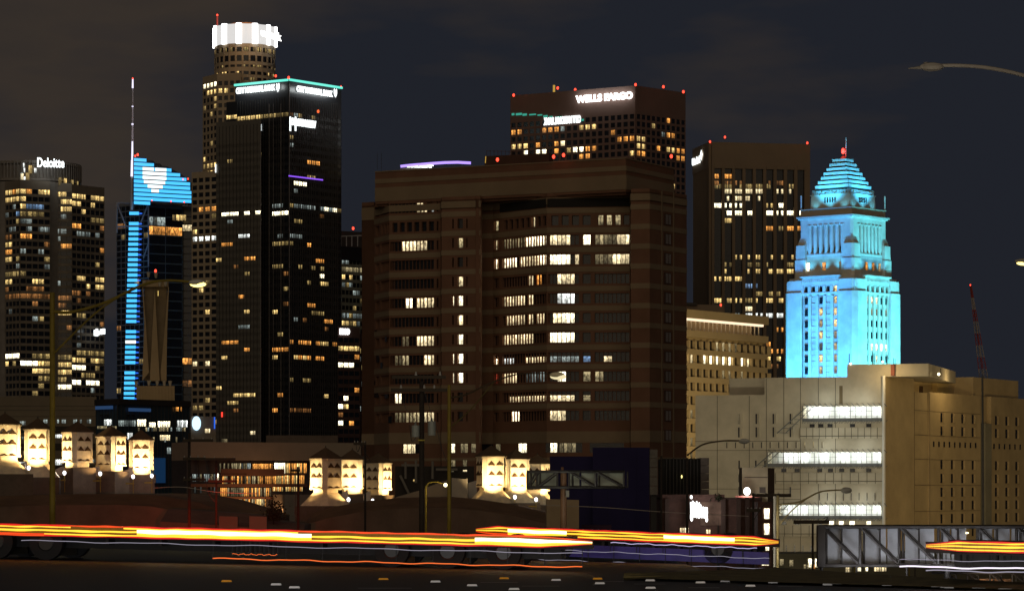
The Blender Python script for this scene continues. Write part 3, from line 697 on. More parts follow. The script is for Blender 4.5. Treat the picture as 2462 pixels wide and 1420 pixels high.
R3 = [(440, [0, 1, 2, 5, 6], 'o'), (452 - 28, [1, 5], 'O'), (424, [0, 1], 'O'), (448, [0, 1, 2, 3, 4, 5, 7], 'y'), (460, [1, 2, 3, 4, 6, 7], 'C'), (477, [1, 2, 3, 4], 'C'), (494, [0, 1, 2, 6], 'H'), (494, [5], 'Y'), (512, [1, 2, 3, 5, 6, 7, 8], 'H'), (530, [1], 'Y'), (549, [5, 7, 8], 'O'), (549, [6], 'y'),
      (618, [2, 3, 4, 5, 6, 7], 'Y'), (636, [1, 3, 4, 5, 7], 'y'), (652, [1, 3, 4, 5, 6, 7], 'Y'), (670, [0, 1, 2], 'Y'), (687, [3, 4, 5], 'B'), (706, [4, 5, 6], 'y'), (722, [0, 1, 2, 4, 5, 6], 'Y'), (722, [3], 'y'), (742, [3], 'C'), (758, [1, 2], 'w'), (758, [3, 4, 5, 6], 'W'), (775, [3], 'H'), (792, [6], 'O'), (827, [5], 'O'), (844, [5, 6], 'O'), (862, [5, 6], 'Y'), (880, [5, 6], 'o')]
for (y, cols, key) in R3:
    for c in cols:
        a, b = strips[c]; qa, z, D = f2.hit(a, y); qb = f2.hit(b, y)[0]; w = qb - qa; n3 = 3
        for s in range(n3):
            if random.random() < .72: W_.add(f2, qa + w * s / n3 + .1, qa + w * (s + 1) / n3 - .1, z - 1.3, z + 1.3, key, 2, d=.1)
for f in (f1,): W_.add(f, f.L * .55, f.L * .62, Z(520, 1870), Z(500, 1870), 'y')
gmb.build('glass_core', glass_dk, rt); wmb.build('wall', tan, rt); W_.build(rt)
sign(rt, 'UnionBank', f1, 1672, 1691, 382, 399, SIGN, .05, d=2)
mb = MB(); q, zt, _ = f1.hit(1694.5, 360); _, zb, _ = f1.hit(1694.5, 387); zm = (zt * 1.2 + zb) / 2.2
mb.face([f1.pt(q, zb, 2.2), f1.pt(q + 3, zm, 2.2), f1.pt(q, zt, 2.2), f1.pt(q - 3, zm, 2.2)]); mb.build('sign_emblem', SIGN, rt)
for x, y in [(1707, 341), (1743, 330), (1941, 344)]: beacon(rt, x, y, 1850, 2.4, 4)

# --- Civic block with lit cornice
D0 = 900
rt = root('office_block', 'cream concrete office block with glowing cornice strip and deep set narrow windows', 'building', base_at(1745, D0))
cream = dm('cream_concrete', (.50, .40, .24), var=.12, scale=.08)
fr = [(1600, 893), (1838, 940)]; f = Face(*fr)
wmb = MB(); W_ = Windows(); zt = Z(802, 903); zb = 0
wmb.prism(plan(fr, 25), 0, zt - 1); rows_ = [(842, 0), (876, 1), (909, 2), (942, 3), (976, 4), (1010, 5), (1043, 6), (1077, 7)]
q0 = f.hit(1653, 900)[0]; bw = (f.hit(1838, 900)[0] - q0) / 12.35
fh = 33.3 * 905 / F; ztop = f.hit(1745, 801)[1]
f.box(wmb, 0, f.L, ztop - 2.0, ztop, 0, 1.4)
for i in range(10):
    zc = f.hit(1745, 836)[1] - i * fh
    f.box(wmb, 0, f.L, zc - fh / 2 - .9 + .2, zc - fh / 2 + .9, 0, 1.1)
    for j in range(-4, 13):
        qc = q0 + (j + .5) * bw
        if j < -3: continue
        wmb.hexa([f.pt(qc + bw * .28, zc - 1.3, .9), f.pt(qc + bw * .5, zc - 1.3, 1.0), f.pt(qc + bw * .5, zc - 1.3, 0), f.pt(qc + bw * .28, zc - 1.3, 0), f.pt(qc + bw * .28, zc + 1.3, .9), f.pt(qc + bw * .5, zc + 1.3, 1.0), f.pt(qc + bw * .5, zc + 1.3, 0), f.pt(qc + bw * .28, zc + 1.3, 0)])
        key = 'dark'
        if i == 1 and j in (2, 3, 4, 5, 6, 8): key = 'H'
        elif i == 1 and j in (9,): key = 'C'
        elif i == 1 and j in (0, -1): key = 'C'
        elif i == 0 and j in (4, 5, 6, 7): key = 'c'
        elif i in (2,) and j in (5, 6, 8): key = 'c'
        elif i >= 5 and j <= 0 and i != 6: key = 'c'
        W_.add(f, qc - bw * .22, qc + bw * .2, zc - 1.45, zc + 1.45, key, 1, d=.05)
zc1 = f.hit(1745, 782)[1]; g2 = MB()
wmb.prism(plan([(1600, 896), (1808, 938)], 20), ztop - 1, zc1 + .5)
f.box(wmb, 0, f.L, zc1 + 1.1, zc1 + 3.6, -20, 1.5)
wmb.build('wall', cream, rt); W_.build(rt)
mb = MB(); f.box(mb, 0, f.L * .96, zc1 + .45, zc1 + 1.1, .2, 1.0); mb.build('cornice_light', em('cornice_glow', (1, .72, .48), 1.5), rt)
for j in range(22): qq = f.L * (.02 + .9 * j / 21); mb = MB(); f.box(mb, qq, qq + .18, ztop, zc1 + 1.0, .4, .7); mb.build('column', dm('pale_column', (.6, .55, .45)), rt)
light('added_front_wash', 'AREA', (80, 838, 4), 30000, (1, .74, .36), aim=f.pt(f.L * .7, 45, 0), size=20, sy=4); beacon(rt, 1733, 733, 930, 2.5, 0); beacon(rt, 1837, 771, 940, 2.5, 0)  # added area lamp without a fixture, brightens the cream front
rt = root('office_block', 'plain low brown rooftop block showing just above the cream office block', 'building', base_at(1690, 960))
mb = MB(); mb.prism(plan([(1600, 956), (1740, 962)], 20), 0, Z(732, 960)); mb.box(*[0] * 6) if False else None; mb.build('wall', tan, rt)
mb = MB(); mb.prism(plan([(1650, 957), (1676, 958)], 6), Z(733, 957), Z(727, 957)); mb.build('roof_plant', dm('roof_plant_dark', (.08, .07, .06)), rt)
# ================================================================== brick block in the middle
brick = dm('brown_brick', (.195, .100, .062), var=.22, scale=.12)
band = dm('tan_stone_band', (.255, .19, .12), var=.15, scale=.12)
rt = root('brick_block', 'huge brown brick office block with tan stripes and scattered lit windows', 'building', base_at(1315, 658))
body = [(870, 688), (900, 686), (936, 676), (1060, 671), (1062, 667), (1155, 664), (1157, 673), (1185, 672), (1315, 658), (1515, 656), (1517, 649), (1562, 648), (1651, 662)]
zbody = Z(462, 656)
wmb = MB(); bmb = MB(); W_ = Windows()
wmb.prism(plan([(870, 688), (900, 686), (903, 690)], 40), 0, Z(487, 688)); bmb.prism(plan([(869.6, 687.8), (900, 685.8), (903, 690)], 40), Z(530, 688), Z(500, 688))
core = [(a, b + 2.0) for a, b in body]
wmb.prism(plan(core, 45), 0, zbody)
dz = 4.12; zc = lambda i: 63.05 - dz * i
faces = [Face(a, b) for a, b in zip(body, body[1:])]
hw = 1.02
bands_x = {2: [(938, 1043, 10), (1050, 1054, 4)], 1: [(903, 912, 10), (915, 936, 10)], 4: [(1087, 1091, 4), (1100, 1113, 13), (1121, 1124, 3)], 7: [(1187, 1199, 12), (1207, 1313, 10.6)], 8: [(1318, 1392, 10.5), (1401, 1420, 19), (1430, 1513, 10.4)]}
lit = {-1: [(1187, 1199, 'c'), (1208, 1213, 'c'), (1275, 1290, 'C'), (1444, 1465, 'c'), (1478, 1495, 'c')],
 -2: [(1003, 1024, 'C'), (1036, 1043, 'W')],
 0: [(1185, 1200, 'C'), (1207, 1262, 'c'), (1262, 1315, 'H'), (1318, 1367, 'C'), (1400, 1421, 'H'), (1430, 1482, 'c'), (1482, 1515, 'C'), (963, 1028, 'C'), (1100, 1113, 'c')],
 1: [(1185, 1200, 'H'), (1207, 1242, 'H'), (1245, 1292, 'C'), (1292, 1315, 'H'), (1318, 1368, 'H'), (1378, 1392, 'C'), (1430, 1470, 'c'), (1475, 1512, 'C')],
 2: [(1266, 1280, 'C'), (1290, 1302, 'O'), (1337, 1380, 'C'), (1100, 1113, 'C')],
 3: [(1207, 1258, 'C'), (1266, 1280, 'C'), (1338, 1383, 'W'), (971, 986, 'H'), (996, 1043, 'C'), (1085, 1113, 'H')],
 4: [(1213, 1257, 'C'), (1266, 1280, 'C'), (1287, 1305, 'C'), (1325, 1350, 'C'), (1355, 1384, 'H'), (1100, 1113, 'C')],
 5: [(1207, 1260, 'C'), (1262, 1282, 'C'), (1323, 1377, 'H'), (963, 985, 'c'), (1000, 1043, 'C'), (1100, 1113, 'H')],
 6: [(1185, 1200, 'H'), (1207, 1234, 'W'), (1258, 1315, 'C'), (1320, 1390, 'w'), (1401, 1420, 'B'), (1453, 1468, 'C'), (950, 980, 'c'), (1015, 1043, 'C'), (1085, 1113, 'H')],
 7: [(1184, 1200, 'R'), (1205, 1237, 'C'), (1257, 1315, 'w'), (1337, 1357, 'H'), (1400, 1420, 'c'), (1430, 1452, 'c'), (1085, 1113, 'H')],
 8: [(1222, 1260, 'C'), (1260, 1313, 'C'), (1315, 1382, 'C'), (1400, 1410, 'c'), (943, 960, 'H')],
 9: [(1230, 1243, 'H'), (1313, 1360, 'C'), (943, 1004, 'c'), (1020, 1043, 'C')],
 10.65: [(970, 1000, 'C'), (1085, 1095, 'H'), (1108, 1126, 'c'), (1133, 1146, 'c'), (1193, 1205, 'c'), (1248, 1268, 'H'), (1323, 1340, 'H'), (1345, 1385, 'c')],
 11.5: [(1085, 1096, 'c'), (1113, 1124, 'c')]}
def seam(f, z0, z1, d0, d1, mb): f.box(mb, 0, f.L, z0, z1, d0, d1)
rowsi = [-2, -1] + list(range(10))
for fi, f in enumerate(faces):
    if f.L < 1.5: pass
    opens = [(f.hit(a, 700)[0], f.hit(b, 700)[0], st) for a, b, st in bands_x.get(fi, [])]
    for i in rowsi + [10.65, 11.5]:
        z = zc(i)
        if i == -2: ops = [o for o in opens if fi in (1, 2)]; 
        elif i < 10: ops = opens
        else: ops = []
        # wall around the openings (one metre proud of the core)
        zt_, zb_ = z + hw, z - hw
        if i < 10:
            q = 0
            for a, b, st in ops: f.box(wmb, q, a, zb_, zt_, -1, 0); q = b
            f.box(wmb, q, f.L, zb_, zt_, -1, 0)
            f.box(wmb, 0, f.L, z + hw, z + dz - hw, -1, 0) if i > -2 else None
            bmb_h = .55
            if fi != 0 and i > -2: f.box(bmb, .02, f.L - .02, z + dz / 2 - .55, z + dz / 2 + .55, 0, .09)
            sgl = (i == -1)
            for a, b, st in ops:
                n = max(1, round((b - a) / (st * 662 / F))); w = (b - a) / n
                if sgl and n > 3: n2 = n // 2; w2 = (b - a) / n2
                for j in range(n):
                    q0, q1 = a + j * w, a + (j + 1) * w
                    if sgl and n > 3:
                        if j >= n2: break
                        q0, q1 = a + j * w2, a + (j + 1) * w2; f.box(wmb, q0, q0 + w2 * .32, zb_, zt_, -1, -.02); q0 += w2 * .34
                    px = f.proj((q0 + q1) / 2, z)[0]; key = 'dark'
                    for x0, x1, kk in lit.get(i, []):
                        if x0 - .5 <= px <= x1 + .5: key = kk
                    if i in (6, 8) and key != 'dark' and fi in (7, 8): W_.add(f, q0 + .05, q1 - .05, zb_, z + .15, key, 1, d=-.8); W_.add(f, q0 + .05, q1 - .05, z + .15, zt_, 'dark', 1, d=-.8)
                    else: W_.add(f, q0 + .05, q1 - .05, zb_, zt_, key, 1, d=-.8)
                    if not sgl and j: f.box(wmb, q0 - .05, q0 + .05, zb_, zt_, -.9, -.3)
        else:
            for x0, x1, kk in lit.get(i, []):
                a, b = f.hit(x0, 700)[0], f.hit(x1, 700)[0]
                if 0 < (a + b) / 2 < f.L: 
                    n = max(1, round((x1 - x0) / 11))
                    for j in range(n): W_.add(f, a + (b - a) * j / n + .04, a + (b - a) * (j + 1) / n - .04, z - .95, z + .95, kk, 1, d=0.02)
    f.box(wmb, 0, f.L, 0, zc(9) - hw, -1, 0); f.box(bmb, 0, f.L, zc(10) - 1.6, zc(10) + .8, 0, .09); f.box(bmb, 0, f.L, zc(11) - 1.2, zc(11) - .6, 0, .08)
    zlow = zc(-2) + hw if fi in (1, 2) else zc(-1) + dz - hw
    f.box(wmb, 0, f.L, zlow, zbody, -1, 0)
    f.box(bmb, 0, f.L, zbody - 2.4, zbody - 1.0, 0, .12)
# dark window row at the base
for a, b in [(1133, 1205), (1312, 1400), (1418, 1500), (968, 1020)]:
    for f in faces:
        qa, qb = f.hit(a, 700)[0], f.hit(b, 700)[0]
        if 0 < (qa + qb) / 2 < f.L: f.box(gm := MB(), qa, qb, zc(10.65) - 1, zc(10.65) + 1, 0, .01); gm.build('window', WM['dark'], rt)
# long louvred plant room opening under the parapet, right part
for fi, (a, b) in ((7, (1203, 1314)), (8, (1316, 1514))):
    f = faces[fi]; gm = MB(); f.box(gm, f.hit(a, 700)[0], f.hit(b, 700)[0], zc(-1.9) - .9, zc(-1.9) + .9, 0, .2); gm.build('plant_louvre', dm('louvre_black', (.02, .018, .016)), rt)
# right return: framed louvre column
f = faces[11]
for i in range(-1, 11):
    gm = MB(); qa, qb = f.hit(1596, 700)[0], f.hit(1613, 700)[0]; f.box(gm, qa, qb, zc(i) - 1.3, zc(i) + 1.1, 0, .12)
    gm.build('louvre_panel', dm('louvre_frame', (.09, .05, .035)), rt)
    gm = MB()
    for x in (1600, 1603.5, 1607, 1610): q = f.hit(x, 700)[0]; f.box(gm, q, q + .12, zc(i) - 1.1, zc(i) + .9, .12, .2)
    gm.build('louvre_blades', dm('pale_steel', (.32,) * 3), rt)
for x in (1589, 1617): q = f.hit(x, 700)[0]; f.box(bmb, q, q + .45, 0, zbody, .1, .2)
# attic storey with stepped stripes
att = [(902, 678), (1505, 650), (1620, 671)]
zat = Z(379, 650); wmb.prism(plan([(a, b + 1) for a, b in att], 40), zbody - 1, zat)
for a, b in zip(att, att[1:]):
    f = Face(a, b)
    f.box(wmb, 0, f.L, zbody - .5, zat, -1, 0)
    f.box(bmb, 0, f.L, zat - 2.7, zat - 1.7, 0, .12); f.box(bmb, 0, f.L, zat - 6.6, zat - 3.6, 0, .12); f.box(bmb, 0, f.L, zat - .25, zat, 0, .15)
wmb.build('wall', brick, rt); bmb.build('stone_band', band, rt); W_.build(rt)
mb = MB(); mb.prism(plan([(1165, 668), (1320, 662), (1330, 664)], 12), zat - 1, Z(372, 665))
for x in range(1170, 1325, 9): mb.tube([P(x, 378, 660), P(x, 362, 660)], .06, n=4)
mb.tube([P(1170, 363, 660), P(1325, 366, 660)], .06, n=4); mb.build('penthouse', dm('penthouse_dark', (.10, .05, .035)), rt)
for x, y in [(1196, 384), (1331, 377), (1355, 373), (1614, 376)]: beacon(rt, x, y, 655, 3.6, 3)
for x in (907, 917): mb = MB(); mb.tube([P(x, 408, 672), P(x, 368, 672)], .05, n=4); mb.build('antenna', STONE_D, rt)
mb = MB(); mb.tube([P(1167, 392, 660), P(1168, 376, 660)], .12, n=4); mb.build('roof_plant', em('mast_lamp', (1, .3, .1), .5), rt)
# glowing patches drawn as street lights reflected in the left wing
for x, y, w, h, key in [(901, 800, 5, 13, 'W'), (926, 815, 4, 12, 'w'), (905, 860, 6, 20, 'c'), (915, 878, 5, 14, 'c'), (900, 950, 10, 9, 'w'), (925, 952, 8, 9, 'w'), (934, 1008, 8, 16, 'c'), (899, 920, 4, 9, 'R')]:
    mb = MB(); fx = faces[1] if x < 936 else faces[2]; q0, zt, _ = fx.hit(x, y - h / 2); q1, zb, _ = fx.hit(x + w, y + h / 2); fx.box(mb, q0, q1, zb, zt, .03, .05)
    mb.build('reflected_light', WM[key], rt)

# ================================================================== blue lit stepped tower
D0 = 1100; th = R(39.5); c0 = XY(2027, D0)
rt = root('stepped_tower', 'stepped art deco stone tower floodlit bright cyan with a red beacon on its pyramid top', 'building', (c0.x, c0.y, 0), rz=-th)
lime = dm('white_terracotta', (.62, .60, .55), var=.22, scale=.22)
H = 15.15; z_ = lambda y: Z(y, D0 - 8)
wall = LMB()
def sq(mb, h, z0, z1, mi=0): mb.box(-h, h, -h, h, z0, z1, mi)
zt1 = z_(668)
wall.box(-H + 1.6, H - 1.6, -H + 1.6, H - 1.6, 0, zt1)                  # bay walls set back between the corner piers
pw = 7.3; z_pier = z_(703)
for sx in (-1, 1):
    for sy in (-1, 1):
        for (h0, c, za, zb) in ((H, 1.6, 0, z_pier), (H - .45, 1.4, z_pier, z_(674)), ):
            x0, x1 = sx * (h0 - pw + (0 if za == 0 else .4)), sx * h0; y0, y1 = sy * (h0 - pw + (0 if za == 0 else .4)), sy * h0
            pts = [(x0, y0), (x1, y0), (x1, y1 - sy * c), (x1 - sx * c, y1), (x0, y1)]
            wall.prism([Vector(p) for p in pts], za, zb)
        # inner shoulder pier
        x0, x1 = sx * (H - pw - 1.0), sx * (H - .9); y0, y1 = sy * (H - pw - 1.0), sy * (H - .9)
        wall.prism([Vector(p) for p in ((x0, y0), (x1, y0), (x1, y1), (x0, y1))], 0, z_(676))
# pilasters between the window columns
cols = [-.8, -.4, 0, .4, .8]; bay = 7.7
fw = -H + 1.6
for side in range(4):
    M = Matrix.Rotation(math.pi / 2 * side, 3, 'Z')
    def bx(mb, x0, x1, y0, y1, z0, z1, mi=0):
        c = [(x0, y0, z0), (x1, y0, z0), (x1, y1, z0), (x0, y1, z0), (x0, y0, z1), (x1, y0, z1), (x1, y1, z1), (x0, y1, z1)]
        mb.hexa([M @ Vector(p) for p in c], mi)
    for c in (-.98, -.6, -.2, .2, .6, .98): bx(wall, c * bay - .55, c * bay + .55, fw - .7, fw, 0, z_(712))
    bx(wall, -bay, bay, fw - 1.0, fw, z_(708), z_(703.5)); bx(wall, -bay, bay, fw - .8, fw, z_(688), z_(668))
    bx(wall, -bay - .6, bay + .6, fw - 1.3, fw, z_(667.5), z_(664))
    for c in (-.98, -.6, -.2, .2, .6, .98): bx(wall, c * bay - .6, c * bay + .6, fw - .9, fw, z_(703), z_(688))
    for i in range(18):      # carved frieze
        x = -bay + (i + .5) * 2 * bay / 18
        wall.hexa([M @ Vector(p) for p in ((x - .3, fw - 1.05, z_(679)), (x + .3, fw - 1.05, z_(679)), (x + .3, fw - .7, z_(679)), (x - .3, fw - .7, z_(679)), (x - .05, fw - 1.0, z_(670)), (x + .05, fw - 1.0, z_(670)), (x + .05, fw - .7, z_(670)), (x - .05, fw - .7, z_(670)))])
# second tier: shaft, corner buttresses, columns
h2 = 11.3; wall.box(-h2, h2, -h2, h2, zt1 - 1, z_(611)); hc = 9.6
wall.box(-hc, hc, -hc, hc, z_(611), z_(524))
for sx in (-1, 1):
    for sy in (-1, 1):
        def cb(h, w, z0, z1, top=1.0):
            pts = [Vector(p) for p in ((sx * (h - w), sy * (h - w)), (sx * h, sy * (h - w)), (sx * h, sy * (h - .8)), (sx * (h - .8), sy * h), (sx * (h - w), sy * h))]
            wall.prism(pts, z0, z1, top)
        cb(12.6, 5.0, zt1 - 2, z_(623)); cb(12.4, 4.6, z_(622.4), z_(588), .93); cb(12.0, 4.0, z_(588), z_(566), .35); cb(11.1, 3.8, z_(600), z_(523))
for side in range(4):
    M = Matrix.Rotation(math.pi / 2 * side, 3, 'Z')
    def bx(mb, x0, x1, y0, y1, z0, z1, mi=0):
        c = [(x0, y0, z0), (x1, y0, z0), (x1, y1, z0), (x0, y1, z0), (x0, y0, z1), (x1, y0, z1), (x1, y1, z1), (x0, y1, z1)]
        mb.hexa([M @ Vector(p) for p in c], mi)
    for i in range(7):
        x = -6.9 + 13.8 * i / 6; wall.tube([M @ Vector((x, -hc - .9, z_(609))), M @ Vector((x, -hc - .9, z_(543)))], .72, .62, n=10)
        bx(wall, x - .8, x + .8, -hc - 1.6, -hc, z_(543), z_(540))
    bx(wall, -8, 8, -11.2, -hc, z_(612), z_(609)); bx(wall, -8, 8, -11.0, -hc, z_(540), z_(526))
sq(wall, 11.4, z_(526), z_(523)); sq(wall, 11.9, z_(522.5), z_(519)); 
attic = LMB(); sq(attic, 10.75, z_(519), z_(501)); sq(attic, 11.0, z_(503), z_(500.6))
t3 = 8.3; wall.prism([Vector(p) for p in ((-t3, -t3), (t3, -t3), (t3, t3), (-t3, t3))], z_(501), z_(465), .965); sq(wall, 8.35, z_(467.5), z_(465))
for side in range(4):     # balustrade
    M = Matrix.Rotation(math.pi / 2 * side, 3, 'Z')
    for i in range(26):
        x = -7.3 + 14.6 * i / 25
        c = [(x - .13, -7.6, z_(465)), (x + .13, -7.6, z_(465)), (x + .13, -7.3, z_(465)), (x - .13, -7.3, z_(465)), (x - .13, -7.6, z_(455.5)), (x + .13, -7.6, z_(455.5)), (x + .13, -7.3, z_(455.5)), (x - .13, -7.3, z_(455.5))]
        wall.hexa([M @ Vector(p) for p in c])
    for x in (-7.4, 7.4): wall.hexa([M @ (Vector(p) + Vector((x, -7.4, 0))) for p in ((-.5, -.5, z_(465)), (.5, -.5, z_(465)), (.5, .5, z_(465)), (-.5, .5, z_(465)), (-.5, -.5, z_(454)), (.5, -.5, z_(454)), (.5, .5, z_(454)), (-.5, .5, z_(454)))])
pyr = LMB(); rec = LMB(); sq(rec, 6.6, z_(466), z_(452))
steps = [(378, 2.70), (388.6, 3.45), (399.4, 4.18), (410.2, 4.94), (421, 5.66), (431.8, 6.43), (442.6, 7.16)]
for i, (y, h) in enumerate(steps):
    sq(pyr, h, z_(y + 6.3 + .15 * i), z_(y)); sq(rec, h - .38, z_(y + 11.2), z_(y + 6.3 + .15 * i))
wall.build('wall', lime, rt); attic.build('attic', dm('plain_limestone', (.45, .38, .3), var=.1), rt)
pyr.build('pyramid_steps', lime, rt); rec.build('pyramid_recess', dm('recess_dark', (.035, .03, .028)), rt)  # recess bands coloured far darker than the steps
# windows on the two visible faces
rows = [723.7, 751.5, 779.4, 807.3, 835.2, 863.1, 891]
class LF:    # facade in the tower's own axes (side 0 faces -y, side 1 faces +x)
    def __init__(s, side, d): s.side = side; s.d = d; s.n = Vector((-math.sin(th), -math.cos(th))) if side == 0 else Vector((math.cos(th), -math.sin(th)))
    def pt(s, q, z, d=0):
        return Vector((q, -(s.d + d), z)) if s.side == 0 else Vector((s.d + d, q, z))
class LW(Windows):
    def emit(s, mb, w, mi): Windows.emit(s, mb, w, mi)
CW = Windows(); _MB = MB
for side in (0, 1):
    f = LF(side, -fw)
    for ri, y in enumerate(rows):
        for ci, c in enumerate((-.8, -.4, 0, .4, .8)):
            if side == 0:
                if ci in (1, 3): continue
                key = 'dark'
                if ci == 2 and ri > 0: key = 'Y' if ri != 4 else 'y'
                if ci == 4: key = 'Y' if ri < 3 else 'y'
                CW.add(f, c * bay - .62, c * bay + .62, z_(y + 8), z_(y - 8), key, 1, d=.3)
            else:
                key = {0: ['C', 'C', 'C', 'dark', 'dark'], 1: ['dark', 'c', 'c', 'dark', 'c'], 4: ['dark', 'H', 'H', 'H', 'H'], 5: ['dark', 'dark', 'C', 'dark', 'dark']}.get(ri, ['dark'] * 5)[ci]
                CW.add(f, c * bay - .5, c * bay + .5, z_(y + 7.5), z_(y - 8), key, 1, d=.3)
        if side == 0:
            for c in (-.4, .4):
                pass
    for ci, c in enumerate((-.8, -.4, 0, .4, .8)): CW.add(f, c * bay - .6, c * bay + .6, z_(702.5), z_(690), 'dark' if ci != 4 or side else 'Y', 1, d=.1)
    f = LF(side, h2)
    for x, key in (((-7.2, 'H'), (-.4, 'O'), (6.6, 'c')) if side == 0 else ((-6.6, 'O'), (-2.4, 'O'), (1.8, 'O'), (6, 'Y'))): CW.add(f, x - .75, x + .75, z_(650), z_(631), key, 1, d=.02)
    f = LF(side, hc)
    for i in range(6): x = -6.9 + 13.8 * (i + .5) / 6; CW.add(f, x - .55, x + .55, z_(606), z_(594), 'dark', 1, d=.02)
    f = LF(side, 8.25)
    for i in range(5): x = (i - 2) * 1.05; CW.add(f, x - .22, x + .22, z_(486), z_(473), 'dark', 1, d=.02)
class WB(Windows): pass
def build_local(ws, parent):
    for n_, w in enumerate(ws.w):
        m = LMB(); ws.emit(m, w, 0); m.build('window', WM[w[6]], parent)
build_local(CW, rt)
for c in (-.4, .4):       # blank spandrel panels with sills
    for y in rows:
        m = LMB(); m.box(c * bay - 1.05, c * bay + 1.05, fw - .35, fw, z_(y + 7), z_(y + 5.8)); m.box(c * bay - .8, c * bay + .8, fw - .15, fw, z_(y + 5.8), z_(y - 9)); m.build('spandrel_panel', lime, rt)
m = LMB(); m.prism([Vector(p) for p in ((-.9, -.9), (.9, -.9), (.9, .9), (-.9, .9))], z_(378), z_(370), .45); m.build('lantern_base', dm('lantern_dark', (.25, .2, .18)), rt)
m = LMB(); m.ball((0, 0, z_(357.5)), .62, 1.1); m.build('beacon_lamp', em('beacon_strong', (1, .05, .03), 4), rt)
m = LMB(); m.tube([(0, 0, z_(370)), (0, 0, z_(364))], .2); m.build('beacon_post', STONE_D, rt)
m = LMB(); m.tube([(.6, .9, z_(372)), (.6, .9, z_(326))], .14, n=5); m.build('antenna', dm('mast_pale', (.6, .6, .6)), rt)
for sx, sy in ((-1, -1), (1, 1)): m = LMB(); m.tube([(sx * 10.6, sy * 10.6, z_(501)), (sx * 10.6, sy * 10.6, z_(466))], .22, .3, n=6); m.build('mast', dm('mast_pale', (.6, .6, .6)), rt)
C3 = Vector((c0.x, c0.y, 0)); nL = Vector((-math.sin(th), -math.cos(th), 0)); nR = Vector((math.cos(th), -math.sin(th), 0))
BL, CY = (.05, .36, 1.0), (.13, .80, .95)
for k_, n_, col, oth in ((0, nL, BL, nR), (1, nR, CY, nL)):
    for s in (-18, 18):
        p = C3 + n_ * 52 + oth * s + Vector((0, 0, 12)); light('flood_lamp', 'SPOT', p, 330000 if k_ else 300000, col, aim=C3 + n_ * 10 + Vector((0, 0, 66)), size=1.5, spot=52, blend=.6)
p = C3 + (nL + nR) * 44 + Vector((0, 0, 10)); light('flood_lamp', 'SPOT', p, 260000, CY, aim=C3 + Vector((0, 0, 55)), size=1.5, spot=40, blend=.8)
p = C3 + (nL - nR) * 40 + Vector((0, 0, 10)); light('flood_lamp', 'SPOT', p, 220000, CY, aim=C3 + (nL - nR) * 8 + Vector((0, 0, 60)), size=1.5, spot=40, blend=.8)
p = C3 + (nR - nL) * 40 + Vector((0, 0, 10)); light('flood_lamp', 'SPOT', p, 260000, CY, aim=C3 + (nR - nL) * 8 + Vector((0, 0, 60)), size=1.5, spot=40, blend=.8)
for n_, col in ((nL, BL), (nR, CY), (nL + nR, (.05, .6, 1))):
    light('flood_lamp', 'SPOT', C3 + n_ * 58 + Vector((0, 0, 14)), 330000 if col != (.05, .6, 1) else 190000, col, aim=C3 + Vector((0, 0, 106)), size=1.5, spot=24, blend=.9)
for n_, o_, col in ((nL, nR, BL), (nR, nL, CY)):     # lamps standing on the ledges
    for s in (-6, 0, 6):
        light('ledge_lamp', 'SPOT', C3 + n_ * 14.2 + o_ * s + Vector((0, 0, zt1 + 1.0)), 2600, (.08, .62, 1), aim=C3 + n_ * 9.5 + o_ * s + Vector((0, 0, z_(560))), size=.3, spot=80, blend=.9)
    for s in (-6, 0, 6): light('ledge_lamp', 'SPOT', C3 + n_ * 10.4 + o_ * s + Vector((0, 0, z_(500))), 350, (.12, .72, 1), aim=C3 + n_ * 7 + o_ * s + Vector((0, 0, z_(470))), size=.2, spot=100, blend=.9)
    light('ledge_lamp', 'SPOT', C3 + n_ * 22 + Vector((0, 0, z_(505))), 48000, (.06, .58, 1), aim=C3 + n_ * 4 + Vector((0, 0, z_(415))), size=.3, spot=60, blend=.9)
light('beacon_glow', 'POINT', C3 + Vector((0, 0, z_(362))) + (nL + nR) * 1.2, 500, (1, .03, .02), size=.3)

# ================================================================== concrete jail block
rt = root('concrete_block', 'massive windowless cream concrete building with floodlit caged exercise decks and slit windows', 'building', base_at(2125, 430))
cr = dm('cream_precast', (.50, .45, .34), var=.22, scale=.22)
cr2 = dm('precast_sodium_tint', (.48, .37, .20), var=.2, scale=.2)  # same precast, the ochre of the sodium light put into its colour
f = Face((1672, 437), (2128, 430)); wmb = MB(); pmb = MB(); W_ = Windows()
qx = lambda x: f.hit(x, 1100)[0]
zz = lambda y: f.hit(1900, y)[1]
decks = [(1930, 2122, 976, 1013), (1846, 2122, 1086, 1121), (1868, 2122, 1213, 1246)]
depth = 3.2
z_prev = zz(912) ; last = zz(948)
back = 30
def slab(x0, x1, y0, y1, d0=-depth, d1=0, mi=0): f.box(wmb, qx(x0), qx(x1), zz(y1), zz(y0), d0, d1, mi)
f.box(wmb, 0, f.L, 0, zz(948), -back, -depth)                      # main mass behind the skin
f.box(wmb, qx(1838), f.L, zz(948), zz(907), -back, -depth)
f.box(wmb, qx(2037), f.L + 6, zz(907), zz(877), -back, 0)
slab(1838, 2128, 907, 948)
slab(1672, 2128, 948, 976)
yp = 976
for (x0, x1, ya, yb) in decks:
    slab(1672, 2128, yp, ya) if ya > yp else None
    slab(1672, x0, ya, yb); slab(x1, 2128, ya, yb); yp = yb
slab(1672, 2128, yp, 1325)
f.box(wmb, qx(1740), qx(1838), zz(946), zz(905), -12, -4)
